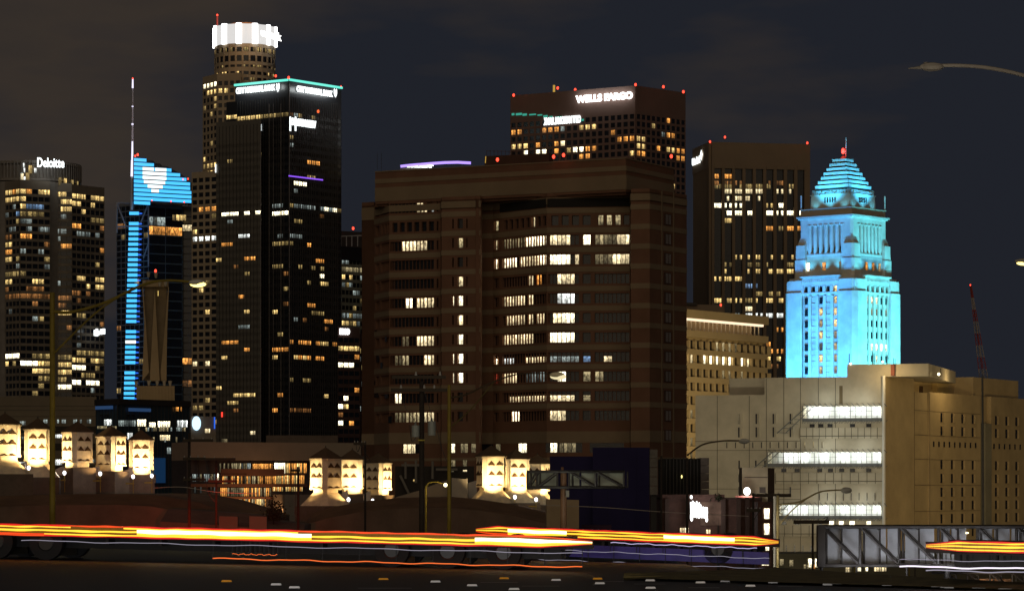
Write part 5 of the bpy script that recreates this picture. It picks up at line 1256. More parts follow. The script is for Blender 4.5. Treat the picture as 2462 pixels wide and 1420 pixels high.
T = [('leftmost lantern turret, cut off by the left edge of the photo', 12, 1096, 345, 25, 'flare', GL, 66), ('glowing turret directly left of the yellow street lamp pole', 91, 1105, 355, 6, 'flare', GL, 0),
     ('lantern turret right of the yellow pole with a dark shaded front side', 186, 1109, 370, 42, 'plinth', GL, -68), ('fourth left turret, its left side brown and its right side glowing', 267, 1118, 376, -28, 'plinth', GL, 55), ('glowing turret at the right end of the left row, in front of blue glass', 339, 1126, 381, 8, 'plinth', GL, 10),
     ('lantern turret at the left of the middle group, brown front over a bright flared neck', 783, 1174, 360, 45, 'flare', GM, -70), ('brightest turret in the centre of the middle group', 847, 1172, 388, -8, 'plinth', GM, 14), ('smallest turret at the right of the middle group', 909, 1176, 412, -30, 'plinth', GM, 50),
     ('large glowing turret right of the yellow pole, front of the right group', 1181, 1168, 365, 20, 'flare', GR, 5), ('second turret of the right group, half hidden by the larger one', 1240, 1170, 390, 14, 'flare', GR, 20), ('small turret partly hidden behind the small road gantry', 1292, 1177, 418, -20, 'flare', GR, 40)]
for lab, px, yb, D, rz, kind, grp, laz in T:
    turret(lab, px, yb, D, rz, kind, grp)
    b = P(px, yb, D)
    # floodlight standing on the roof, throwing up the drum from the side given by laz
    az = R(laz); dirv = Vector((math.sin(az), -math.cos(az), 0))
    p = b + dirv * 4.2 + Vector((0, 0, -.3)); light('turret_flood', 'SPOT', p, 3300, (1, .72, .34), aim=b + Vector((0, 0, 1.6)), size=.12, spot=75, blend=.7)
    az2 = R(70 if laz > -40 else 75); dirv = Vector((math.sin(az2), -math.cos(az2), 0)); p2 = b + dirv * 3.4 + Vector((0, 0, -1.1))
    light('turret_flood', 'SPOT', p2, 420, (1, .62, .24), aim=b + Vector((0, 0, .4)), size=.12, spot=85, blend=.7)
    p3 = b + Vector((-2.6, -1.8, -1.3)); light('turret_flood', 'SPOT', p3, 60, (1, .6, .2), aim=b + Vector((-.3, 0, .6)), size=.1, spot=95, blend=.8)
# white floodlamps on posts between the turrets
fl = [(155, 1136, 356, 'white ball floodlamp right of the second left turret'), (241, 1138, 366, 'white ball floodlamp between the third and fourth left turrets'), (320, 1145, 372, 'white ball floodlamp between the fourth and fifth left turrets'), (69, 1124, 350, 'white ball floodlamp right of the leftmost turret'), (365, 1143, 376, 'white ball floodlamp at the right end of the left turret row'),
      (838, 1200, 362, 'white ball floodlamp under the middle turret of the centre group'), (896, 1203, 372, 'white ball floodlamp under the right turret of the centre group'), (1238, 1194, 368, 'white ball floodlamp below the second right turret'), (1289, 1200, 376, 'white ball floodlamp below the third right turret'), (1339, 1204, 380, 'white ball floodlamp right of the right turret group, by the gantry post')]
for i, (x, y, D, lab) in enumerate(fl):
    c = P(x, y, D); r = root('floodlamp', lab, 'floodlamp', (c.x, c.y, c.z - 1.6), group='white floodlamps among the roof turrets')
    m = LMB(); m.ball((0, 0, 1.6), .19, .25); m.build('lamp', em('flood_white', (.92, .94, 1), 4), r)
    m = LMB(); m.tube([(0, .1, 1.5), (0, .15, -.6)], .05); m.box(-.9, .1, .12, .3, .7, .85); m.build('stand', dm('stand_yellow', (.35, .26, .05)), r)
    light('flood_light', 'POINT', c + Vector((-.5, .3, .15)), 60, (1, .93, .85), size=.15)
for i, (x0, x1, y0, y1, D) in enumerate([(131, 150, 1120, 1140, 362), (212, 236, 1119, 1142, 372), (290, 318, 1124, 1145, 378), (30, 60, 1110, 1135, 350), (357, 372, 1140, 1158, 384), (822, 836, 1176, 1200, 368), (874, 890, 1178, 1204, 380)]):
    pts = [(x0, y1 - 2), (x1, y1 + 2), (x1, y0), (x0, y0 + 9)]
    hut('pale slanted cowl between turrets, ' + ['right of the street lamp pole', 'between third and fourth left turrets', 'between fourth and fifth left turrets', 'right of the leftmost turret', 'at the end of the left row', 'right of the first middle turret', 'left of the last middle turret'][i], pts, D, 1.2, dm('cowl_pale', (.6, .52, .42)), 'roof cowl')

# ================================================================== navy block, brick bar, silo and houses on the right
D = 205; navy = dm('navy_cladding', (.022, .018, .075), var=.15, scale=.3)
rt = root('navy_building', 'windowless dark navy blue box building behind the small gantry', 'building', base_at(1430, D))
mb = MB(); mb.prism(plan([(1425, D), (1562, D)], 10), 0, Z(1075, D)); mb.prism(plan([(1322, D + .8), (1426, D + .8)], 9), 0, Z(1096, D)); mb.build('wall', navy, rt)
mb = MB()
for x in (1460, 1498, 1530): A = XY(x, D); mb.box(A.x, A.x + .02, D - .015, D, 3, Z(1080, D))
mb.build('cladding_seam', dm('seam_dark', (.02, .018, .06)), rt)
mb = MB(); mb.prism(plan([(1398, D - 6), (1470, D - 6)], 5), 0, Z(1262, D - 6)); mb.build('lean_to', dm('lean_to_purple', (.06, .03, .06)), rt)
D = 202; rt = root('tank_stack', 'column of stacked grey square water tanks at the right side of the navy building', 'tank', base_at(1571, D))
for i in range(5): mb = MB(); a, b = XY(1562, D), XY(1580, D); mb.box(a.x, b.x, D - .5, D + .6, Z(1080 + 22 * i + 20.5, D), Z(1080 + 22 * i, D)); mb.build('tank_panel', dm('tank_grey', (.18, .165, .14), var=.3, scale=2), rt)
mb = MB(); mb.box(a.x + .05, b.x - .05, D - .3, D + .5, 0, Z(1188, D)); mb.build('support', STONE_D, rt)
D = 225; rt = root('black_screen_structure', 'tall black ribbed rooftop screen with grey end wall above the brick bar', 'structure', base_at(1650, D))
f = Face((1592, D), (1686, D)); mb = MB(); f.box(mb, 0, f.L, 6, Z(1102, D), -6, 0); mb.build('screen_wall', dm('screen_black', (.018, .016, .014)), rt)
mb = MB()
for j in range(11): q = f.L * (.12 + .88 * j / 10); f.box(mb, q - .06, q, 7.5, Z(1101 - (j % 3), D), 0, .2)
mb.build('screen_rib', dm('rib_dark', (.06, .055, .05)), rt)
mb = MB(); a, b = XY(1684, D), XY(1704, D); 
for i in range(6): mb.box(a.x, b.x, D - .3, D + 6, Z(1100 + 19 * i + 18, D), Z(1100 + 19 * i, D))
mb.build('end_wall', dm('end_wall_block', (.15, .125, .11), var=.3, scale=1), rt)
mb = MB(); mb.ball(P(1639, 1145, D - .4), .05, .12); mb.build('pilot_lamp', em('pilot_yellow', (1, .9, .3), 2), rt)
D = 222; rt = root('brick_bar', 'low dark brick building with glowing white neon sign beneath the black rooftop screen', 'building', base_at(1700, D))
red = dm('dark_red_brick', (.12, .062, .05), var=.45, scale=1.2)
f = Face((1590, D), (1832, D)); mb = MB(); f.box(mb, 0, f.L, 0, Z(1196, D), -9, 0); f.box(mb, 0, f.hit(1742, 1)[0], Z(1200, D), Z(1188, D), -9, .1); mb.build('wall', red, rt)
mb = MB()
for x in (1607, 1742, 1779, 1800): q = f.hit(x, 1)[0]; f.box(mb, q - .25, q + .05, 0, Z(1198, D), 0, .25)
f.box(mb, f.L * .6, f.L, Z(1200, D), Z(1195, D), .0, .15); mb.build('pilaster', dm('pilaster_brown', (.09, .055, .045)), rt)
mb = MB(); q0, q1 = f.hit(1684, 1)[0], f.hit(1742, 1)[0]; f.box(mb, q0, q1, Z(1262, D), Z(1206, D), 0, .06); mb.build('brick_panel', dm('lighter_brick', (.2, .12, .09), var=.4, scale=1.5), rt)
fs = Face((1655, D - 1.2), (1710, D - 1.2)); SB = em('sign_bold_white', (1,) * 3, 3.2)
k = D / F; mb = MB(); mb.box(XY(1659, D).x, XY(1661.5, D).x, D - 1.15, D, Z(1248, D), Z(1206, D)); mb.build('sign_backing', dm('sign_back_yellow', (.4, .35, .2)), rt)
rr = random.Random(4)
for x, ya, yb, w in [(1661, 1206, 1246, 3.5), (1665.5, 1203, 1240, 3), (1669, 1206, 1243, 2.6), (1672, 1208, 1242, 2.8), (1675, 1204, 1244, 3), (1678, 1216, 1243, 3), (1681, 1207, 1245, 3.2), (1684.5, 1212, 1243, 3), (1687.5, 1219, 1244, 3), (1690.5, 1217, 1243, 3), (1693.5, 1219, 1245, 3), (1696.5, 1218, 1244, 3), (1699.5, 1219, 1245, 3.4)]:
    mb = MB(); mb.tube([P(x, ya, D - 1.2), P(x + .6, (ya + yb) / 2, D - 1.25), P(x, yb, D - 1.2)], w * k / 2, n=6); mb.build('neon_stroke', SB, rt)
for x, y, ry in ((1662, 1194, 4.5), (1663, 1246, 6), (1699, 1248, 6)): mb = MB(); mb.ball(P(x, y, D - 1.2), 3.1 * k, ry * k); mb.build('sign_bulb', SB, rt)
light('sign_glow', 'POINT', P(1684, 1226, D - 2.2), 90, (1, 1, .97), size=.3)
W_ = Windows(); lit_row(W_, f, 1634, 1656, 1268, 1284, 'CYC', 4, .9, d=.05); lit_row(W_, f, 1697, 1708, 1272, 1288, 'C', 2, d=.05); W_.build(rt)
D = 235; rt = root('beige_stair_block', 'square beige stair block with a bare bright bulb beside the concrete jail wall', 'building', base_at(1822, D))
f = Face((1784, D), (1846, D)); mb = MB(); f.box(mb, 0, f.L, 0, Z(1123, D), -3, 0); mb.build('wall', dm('beige_render', (.34, .28, .19), var=.2, scale=1), rt)
f2 = Face((1846, D), (1862, D + 2)); mb = MB(); f2.box(mb, 0, f2.L, 0, Z(1124, D), -2, 0); mb.build('side_wall', dm('brown_render', (.18, .12, .075), var=.2, scale=1), rt)
mb = MB(); q = f.hit(1826, 1)[0]; f.box(mb, q, q + .45, Z(1184, D), Z(1170, D), 0, .03); f.box(mb, f.hit(1790, 1)[0], f.L, Z(1147.5, D), Z(1146, D), 0, .05); mb.build('window', dm('shut_window', (.1, .08, .07)), rt)
mb = MB(); mb.prism(plan([(1768, D - 2), (1826, D - 2)], 2), Z(1200, D), Z(1191, D)); mb.build('pink_canopy', dm('pink_canopy', (.42, .13, .11)), rt)
mb = MB(); mb.ball(P(1796, 1180, D - 1.6), .26, .3); mb.build('bare_bulb', em('bulb_white', (1, 1, .95), 5), rt); light('bulb_light', 'POINT', P(1796, 1181, D - 2.2), 130, (1, 1, .9), size=.2)
D = 215; rt = root('lit_shop_block', 'narrow dark shop block with four stacked bright white windows beside the bright pole', 'building', base_at(1842, D))
f = Face((1822, D), (1880, D)); mb = MB(); f.box(mb, 0, f.hit(1856, 1)[0], 0, Z(1206, D), -4, 0); mb.build('wall', red, rt)
W_ = Windows()
for x0, x1, ya, yb in ((1836, 1850, 1222, 1246), (1836, 1850, 1258, 1284), (1831, 1850, 1300, 1322), (1830, 1850, 1336, 1358)): lit_row(W_, f, x0, x1, ya, yb, 'H', 1, d=.05, gap=.02)
W_.build(rt)
# shop fronts far below the road gantry
D = 330; rt = root('shop_row', 'row of low lit shop fronts seen under the big road gantry', 'building', base_at(2050, D))
f = Face((1870, D), (2480, D + 10)); mb = MB(); f.box(mb, 0, f.L, 0, Z(1330, D), -10, 0); mb.build('wall', dm('shop_wall', (.12, .11, .075)), rt)
W_ = Windows()
for x0, x1, ya, yb, kk, n in ((1872, 1884, 1343, 1358, 'c', 1), (1895, 1907, 1345, 1360, 'c', 1), (1941, 1951, 1342, 1362, 'H', 1), (1957, 1965, 1342, 1362, 'H', 1), (1984, 1992, 1346, 1362, 'c', 1), (2009, 2018, 1347, 1362, 'c', 1), (2056, 2070, 1358, 1372, 'H', 1), (2079, 2086, 1360, 1372, 'H', 1), (2031, 2046, 1360, 1374, 'Cc', 3), (2100, 2130, 1362, 1372, 'C', 5), (1930, 1960, 1356, 1366, 'cO', 4)): lit_row(W_, f, x0, x1, ya, yb, kk, n, d=.05)
W_.build(rt)
light('shop_wash', 'POINT', P(1955, 1350, 322), 300, (1, .9, .6), size=.4)
# ================================================================== poles, street lamps, gantries
yel = dm('pole_sodium_paint', (.20, .145, .015), rough=.6, var=.25, scale=3); wood = dm('wood_pole', (.035, .026, .02), var=.3, scale=6); steel_d = dm('gantry_steel', (.045, .038, .034), rough=.5, var=.3, scale=3)
def pole(name, label, cat, px, ytop, ybase, D, w0, w1, mat, zb=None, group=None):
    x = XY(px, D).x; zb = 0 if zb is None else zb
    r = root(name, label, cat, (x, D, zb), group=group); mb = MB(); k = D / F
    mb.tube([(x, D, zb), (x, D, Z(ytop, D))], w0 * k / 2, w1 * k / 2, n=12); mb.build('pole', mat, r); return r
def curve(pts, n=10):     # smooth curve through photo points (px, py, D)
    out = []; pts = [P(*p) for p in pts]
    for i in range(len(pts) - 1):
        p0, p1, p2, p3 = pts[max(i - 1, 0)], pts[i], pts[i + 1], pts[min(i + 2, len(pts) - 1)]
        for s in range(n):
            t = s / n; out.append(.5 * ((2 * p1) + (p2 - p0) * t + (2 * p0 - 5 * p1 + 4 * p2 - p3) * t * t + (3 * p1 - p0 - 3 * p2 + p3) * t ** 3))
    return out + [pts[-1]]
def arm(r, name, pts, r0, r1, mat): mb = MB(); mb.tube(curve(pts), r0, r1, n=8); return mb.build(name, mat, r)
def cobra(r, x0, x1, y, D, mat, lit=None, flip=False):
    """cobra-head lantern lying between two columns"""
    mb = MB(); a, b = P(x0, y, D), P(x1, y, D); L = (b - a).length; s = 1 if x1 > x0 else -1; n = 10; rings = []
    for i in range(n + 1):
        t = i / n; w = .04 + .13 * math.sin(math.pi * min(1, t * 1.1) ** .8) ** .6; h = .03 + .07 * math.sin(math.pi * t) ** .6
        rings.append([a + (b - a) * t + Vector((0, w * math.cos(q), h * math.sin(q))) for q in [2 * math.pi * j / 8 for j in range(8)]])
    for A, B in zip(rings, rings[1:]):
        for j in range(8): mb.face([A[j], A[(j + 1) % 8], B[(j + 1) % 8], B[j]])
    mb.face(rings[0]); mb.face(rings[-1]); o = mb.build('lamp_head', mat, r)
    if lit:
        mb = MB(); c = a + (b - a) * .55 - Vector((0, 0, .05)); mb.ball(c, .26, .10); 
        for v in range(len(mb.v)): mb.v[v] = Vector(((mb.v[v].x - c.x) * 1.0 + c.x, (mb.v[v].y - c.y) * .5 + c.y, mb.v[v].z))
        mb.build('lamp_lens', lit, r)
    return o
SOD = em('sodium_lens', (1, .78, .22), 3)
# left street lamp
D = 98; r = pole('street_lamp', 'tall yellow street lamp at the left with a long braced arm and lit lamp', 'street lamp', 126, 703, 1300, D, 17, 12, yel)
arm(r, 'lamp_arm', [(128, 748, D), (170, 750, D), (250, 728, D), (345, 684, D), (400, 674, D), (458, 677, D)], .055, .035, yel)
arm(r, 'brace', [(129, 850, D), (230, 752, D), (312, 698, D)], .03, .025, yel); cobra(r, 454, 494, 679, D, dm('lamp_head_grey', (.5, .48, .4)), SOD)
light('street_light', 'SPOT', P(477, 682, D) - Vector((0, 0, .1)), 250, (1, .8, .35), aim=P(477, 1300, D), size=.15, spot=150, blend=.6)
light('pole_wash', 'POINT', P(170, 1010, D - 3), 12, (1, .8, .3), size=.2)
# middle street lamp
yel_d = dm('pole_paint_dimmed', (.10, .075, .015), rough=.6, var=.25, scale=3)  # darker copy of the pole paint, dim light put into its colour
D = 100; r = pole('street_lamp', 'unlit yellow street lamp in the middle with a braced curved arm to the right', 'street lamp', 1080, 925, 1300, D, 13, 8, yel)
arm(r, 'lamp_arm', [(1084, 955, D), (1120, 948, D), (1180, 920, D), (1240, 900, D), (1300, 897, D), (1328, 899, D)], .03, .018, dm('arm_dim_brown', (.06, .04, .02)))  # arm colour darkened too, for the dim light on it
arm(r, 'brace', [(1086, 1024, D), (1130, 985, D), (1190, 915, D)], .02, .018, yel_d); cobra(r, 1322, 1358, 901, D, dm('lamp_head_cream', (.8, .7, .45)), em('lamp_head_glow', (1, .85, .5), .9))  # glow put into the lens makes the unlit head look pale
light('pole_wash', 'POINT', P(1100, 1130, D - 3), 10, (1, .8, .3), size=.2)
# small globe lamp on a short pole
D = 104; r = pole('globe_lamp_post', 'short pole with a small glowing white globe on a gooseneck between the two big poles', 'street lamp', 1024, 1168, 1300, D, 6, 5, yel)
arm(r, 'gooseneck', [(1024, 1170, D), (1032, 1160, D), (1050, 1158, D), (1068, 1163, D)], .02, .015, yel); mb = MB(); mb.ball(P(1071, 1165, D - .1), .065); mb.build('globe', em('globe_warm', (1, .85, .45), 4), r)
light('globe_light', 'POINT', P(1071, 1166, D - .6), 25, (1, .8, .4), size=.08)
# utility pole with transformers
D = 110; r = pole('utility_pole', 'dark wooden utility pole carrying two grey transformers and crossarms', 'utility pole', 1014, 916, 1300, D, 16, 12, wood)
mb = MB()
for y, x0, x1 in ((906, 942, 1072), (937, 940, 1075)): a, b = P(x0, y, D - .15), P(x1, y, D - .15); mb.box(a.x, b.x, D - .2, D - .08, a.z - .06, a.z + .06)
mb.build('crossarm', dm('crossarm_wood', (.06, .045, .03)), r)
for x, y0, y1 in ((999, 1022, 1050), (1038, 1012, 1046)):
    mb = MB(); a, b = P(x, y0, D - .1), P(x, y1, D - .1); mb.tube([b, a], .14, n=12); mb.tube([a, a + Vector((0, 0, .12))], .04, .02); mb.build('transformer', dm('transformer_grey', (.30, .32, .28), rough=.5), r)
for x, y in ((964, 938), (1020, 938), (1044, 938), (1000, 906), (1058, 906)): mb = MB(); mb.tube([P(x, y - 4, D - .14), P(x, y - 8, D - .14), P(x, y - 13, D - .14)], .05, .025); mb.build('insulator', dm('insulator_grey', (.4, .38, .34), rough=.3), r)
mb = MB(); mb.tube([P(1013, 1059, D), P(1013, 1056, D)], .125, n=12); mb.build('yellow_tag', dm('tag_yellow', (.6, .5, .08)), r)
for pts in ([(964, 940), (975, 980), (996, 1008), (999, 1022)], [(1020, 940), (1034, 985), (1038, 1012)], [(1048, 1020), (1060, 1070), (1075, 1110)], [(1000, 1050), (990, 1060), (985, 1020)]): mb = MB(); mb.tube(curve([(x, y, D - .2) for x, y in pts], 6), .012, n=4); mb.build('drop_wire', STONE_D, r)
# more wooden poles
def upole(label, px, ytop, D, w, arms, wires=(), mat=wood):
    r = pole('utility_pole', label, 'utility pole', px, ytop, 1300, D, w, w * .85, mat, group='wooden utility poles')
    for y, x0, x1 in arms:
        mb = MB(); a, b = P(x0, y, D - .15), P(x1, y, D - .15); mb.box(a.x, b.x, D - .2, D - .08, a.z - .07, a.z + .07); mb.build('crossarm', dm('crossarm_wood', (.06, .045, .03)), r)
        for x in (x0 + 3, (x0 * 2 + x1) / 3, (x0 + x1 * 2) / 3, x1 - 3): mb = MB(); mb.tube([P(x, y - 1, D - .14), P(x, y - 7, D - .14)], .03, n=6); mb.build('insulator', dm('insulator_grey', (.4, .38, .34), rough=.3), r)
    for pts in wires: mb = MB(); mb.tube(curve([(x, y, D - .2) for x, y in pts], 8), .02, n=4); mb.build('drop_wire', STONE_D, r)
    return r
upole('dark wooden pole at the foot of the pale round tower, three crossarms', 455, 1040, 160, 8, [(1058, 440, 512), (1102, 440, 494), (1152, 440, 494)], [[(494, 1104), (500, 1130), (514, 1150)], [(494, 1154), (502, 1185), (516, 1205)]])
upole('thin wooden pole with two crossarms before the amber glazed building', 520, 1101, 175, 5.5, [(1103, 490, 566), (1156, 500, 566)], [[(500, 1110), (520, 1125), (536, 1145)]])
upole('short dark wooden pole in front of the amber windows, left of the middle turrets', 717, 1121, 190, 7, [(1130, 698, 722)], [[(712, 1130), (711, 1170), (709, 1235)]])
upole('slim dark pole with one crossarm beside the beige stair block', 1811, 1184, 130, 6, [(1190, 1811, 1902), (1226, 1795, 1830)], [[(1813, 1248), (1835, 1215), (1862, 1196)]])
upole('leaning dark pole with crossarm at the left end of the big gantry', 1954, 1250, 120, 6, [(1254, 1908, 1994)], [[(1980, 1245), (1990, 1243), (1981, 1254)]])
upole('thin dark pole at the left of the brick bar', 1590, 1095, 128, 6, [])
upole('pole at the right edge of the brown pale fascia building with hanging wires', 878, 1060, 170, 6, [(1066, 850, 880)], [[(856, 1068), (860, 1085), (868, 1066)], [(870, 1068), (880, 1090), (892, 1110)]])
# bright steel pole and its neighbour with lamp arm
D = 98; r = pole('street_lamp', 'brightly lit thin steel pole right of the stacked white windows', 'lamp pole', 1862, 1192, 1362, D, 7, 6, dm('pole_galvanised', (.75, .72, .62), rough=.4))
light('pole_spill', 'POINT', P(1856, 1330, D - 1.5), 18, (1, .95, .8), size=.1); light('pole_spill', 'POINT', P(1856, 1250, D - 1.5), 12, (1, .95, .8), size=.1)
D = 97; olive = dm('pole_olive', (.22, .17, .07), rough=.5); r = pole('street_lamp', 'olive lamp pole with long curved braced arm in front of the lower exercise deck', 'street lamp', 1870, 1190, 1362, D, 8, 7, olive)
arm(r, 'lamp_arm', [(1872, 1212, D), (1920, 1206, D), (1965, 1184, D), (1995, 1178, D), (2028, 1177, D)], .028, .02, olive); arm(r, 'brace', [(1873, 1262, D), (1905, 1225, D), (1948, 1192, D)], .02, .018, olive); cobra(r, 2022, 2048, 1178, D, dm('lamp_head_grey', (.5, .48, .4)))
D = 120; r = pole('street_lamp', 'street lamp whose curved dark arm reaches over the jail corner from the brick bar', 'street lamp', 1652, 1100, 1300, D, 7, 6, wood)
arm(r, 'lamp_arm', [(1652, 1094, D), (1690, 1068, D), (1740, 1059, D), (1782, 1059, D)], .035, .025, dm('arm_dim_brown', (.16, .11, .05))); cobra(r, 1776, 1802, 1060, D, dm('lamp_head_grey', (.5, .48, .4)))
# right foreground street lamp, pole beyond the frame
D = 68; r = pole('street_lamp', 'large unlit grey street lamp head on a curved arm at the top right', 'street lamp', 2620, 260, 1300, D, 22, 18, dm('lamp_grey_paint', (.30, .27, .22), rough=.5), zb=7.8)
arm(r, 'lamp_arm', [(2620, 300, D), (2540, 212, D), (2462, 182, D), (2380, 164, D), (2310, 158, D), (2262, 158, D)], .045, .04, MATS['lamp_grey_paint'])
cobra(r, 2268, 2212, 161, D, MATS['lamp_grey_paint']); mb = MB(); a = P(2222, 162, D); mb.tube([a, P(2184, 165, D)], .045, .012, n=8); mb.tube([P(2226, 154, D), P(2226, 150, D)], .05, n=8); mb.build('photocell', dm('photocell_grey', (.2, .18, .15)), r)
light('added_lamp_fill', 'POINT', P(2270, 330, D - 3), 70, (1, .9, .75), size=.5)  # added point lamp without a fixture, brightens the dark lamp head
D = 112; r = pole('street_lamp', 'glowing yellow street lamp head cut off by the right edge', 'street lamp', 2560, 640, 1300, D, 12, 9, yel)
arm(r, 'lamp_arm', [(2560, 655, D), (2520, 632, D), (2484, 626, D)], .04, .03, yel); cobra(r, 2486, 2440, 628, D, dm('lamp_head_grey', (.5, .48, .4)), SOD)

# overhead sign gantries seen from behind
sb = dm('sign_back_aluminium', (.40, .40, .42), rough=.45, var=.3, scale=1.1, spec=.5)
def gantry(r, x0, x1, yt, yb, D, joints, diag_dir, mat=steel_d, th=.075, post=None, mids=True):
    k = D / F; mb = MB()
    for dy in (0, .9):
        for y in (yt, yb): mb.tube([P(x0, y, D + dy), P(x1, y, D + dy)], th, n=6)
    mb.build('chord', mat, r)
    for i, x in enumerate(joints):
        mb = MB(); mb.tube([P(x, yt, D), P(x, yb, D)], th * .75, n=6); mb.tube([P(x + 9, yt, D + .9), P(x + 9, yb, D + .9)], th * .6, n=6); mb.tube([P(x, yt, D), P(x, yt, D + .9)], th * .5, n=4); mb.tube([P(x, yb, D), P(x, yb, D + .9)], th * .5, n=4); mb.build('upright', mat, r)
    for a, b in zip(joints, joints[1:]):
        mb = MB(); y0, y1 = (yt, yb) if diag_dir > 0 else (yb, yt); mb.tube([P(a, y0, D), P(b, y1, D)], th * .75, n=6); mb.build('diagonal', mat, r); mb = MB(); mb.tube([P(a + 6, y0, D + .9), P(b + 8, y1, D + .9)], th * .5, n=6); mb.build('rear_diagonal', mat, r)
        if mids: mb = MB(); m_ = (a + b) / 2; mb.tube([P(m_, yt, D + .5), P(m_, yb, D + .5)], th * .5, n=6); mb.tube([P(m_ - 11, yt, D + .5), P(m_, yt + 10, D + .5)], th * .3, n=4); mb.build('mid_upright', mat, r)
D = 112; r = root('sign_gantry', 'wide dark steel truss gantry holding blank grey sign backs at the lower right', 'sign gantry', (XY(2200, D).x, D, 0))
gantry(r, 1968, 2700, 1265, 1358, D, [1978, 2068, 2162, 2256, 2350, 2444, 2538, 2632], 1)
for x0, x1 in ((1984, 2020), (2022, 2066), (2080, 2130), (2134, 2160), (2176, 2208), (2212, 2246), (2262, 2284), (2288, 2321), (2352, 2386), (2390, 2428), (2432, 2500)):
    mb = MB(); a, b = XY(x0, D + 1.1), XY(x1, D + 1.1); mb.box(a.x, b.x, D + 1.1, D + 1.16, Z(1356, D + 1), Z(1268, D + 1)); mb.build('sign_panel', sb, r)
mb = MB(); a, b = XY(1966, D), XY(1984, D); mb.box(a.x, b.x, D - .1, D + .5, Z(1362, D), Z(1262, D)); mb.build('end_post', steel_d, r)
for x, w in ((1975, 9), (2060, 5), (2278, 13), (2180, 5)):
    mb = MB(); mb.tube([P(x, 1358, D + .3), Vector((XY(x, D).x, D + .3, 0))], w / 2 * D / F, n=8); mb.build('support_post', steel_d, r)
mb = MB(); mb.tube([P(2322, 1360, D - .5), P(2322, 1268, D - .5)], .02, n=4); mb.build('white_line', dm('mast_pale', (.6,) * 3), r)
mb = MB(); mb.ball(P(2325, 1280, D - .5), .06, .03); mb.build('gantry_lamp', em('lamp_warm', (1, .85, .5), 4), r)
for x in (2040, 2130, 2230, 2300, 2400): light('sign_wash', 'SPOT', P(x, 1366, D - 1.2) , 70, (.88, .92, 1), aim=P(x, 1300, D + 1), size=.15, spot=130, blend=1)  # added spots without fixtures, brighten the sign backs
for i, x in enumerate((2055, 2186, 2200)):
    pole('signal_post', ['yellow painted post under the gantry', 'thicker yellow post under the right half of the gantry', 'thin grey post beside the thicker yellow post'][i], 'post', x, 1362, 1400, D - 4, 5 if i == 1 else 3, 3, yel if i < 2 else steel_d)
D = 118; r = root('sign_gantry', 'second lower truss gantry under the big one, one orange sign back', 'sign gantry', (XY(2350, D).x, D, 0))
gantry(r, 2240, 2700, 1390 - 14, 1420, D, [2272, 2326, 2380, 2434, 2488], 1, th=.05); mb = MB(); a, b = XY(2348, D + 1), XY(2432, D + 1); mb.box(a.x, b.x, D + 1.05, D + 1.1, Z(1424, D), Z(1392, D)); mb.build('sign_panel', dm('sign_orange_white', (.7, .38, .2), var=.6, scale=3), r)
mb = MB(); mb.tube([P(2278, 1376, D), Vector((XY(2278, D).x, D, 0))], .12); mb.build('support_post', steel_d, r)
light('sign_wash', 'SPOT', P(2390, 1410, D - 1.5), 60, (1, .75, .5), aim=P(2390, 1400, D + 1), size=.1, spot=110, blend=1)
D = 105; r = root('sign_gantry', 'small T shaped truss gantry with pale blank sign backs in front of the navy building', 'sign gantry', (XY(1354, D).x, D, 0))
gantry(r, 1266, 1502, 1133, 1171, D, [1268, 1290, 1340], -1, th=.05, mids=False); gantry(r, 1366, 1502, 1133, 1171, D, [1368, 1432, 1500], 1, th=.05, mids=False)
for x0, x1 in ((1267, 1287), (1292, 1338), (1369, 1393), (1398, 1430), (1437, 1502)): mb = MB(); a, b = XY(x0, D + 1.1), XY(x1, D + 1.1); mb.box(a.x, b.x, D + 1.1, D + 1.16, Z(1171, D + 1), Z(1134, D + 1)); mb.build('sign_panel', dm('sign_back_pale_green', (.30, .31, .22), rough=.45, var=.2, scale=1.2), r)
mb = MB(); mb.tube([Vector((XY(1355, D).x, D + .4, 0)), P(1355, 1130, D + .4)], .12, .11, n=12); mb.tube([P(1352, 1130, D + .4), P(1352, 1122, D + .4)], .05, n=6); mb.build('support_post', dm('post_rust_brown', (.20, .10, .05), rough=.6), r)
mb = MB(); a = P(1360, 1180, D); mb.box(a.x, a.x + .12, D, D + .15, Z(1194, D), Z(1178, D)); mb.build('signal_box', dm('photocell_grey', (.2, .18, .15)), r)
light('sign_wash', 'SPOT', P(1380, 1200, D - 2), 45, (.95, 1, .85), aim=P(1380, 1150, D + 1), size=.15, spot=150, blend=1)

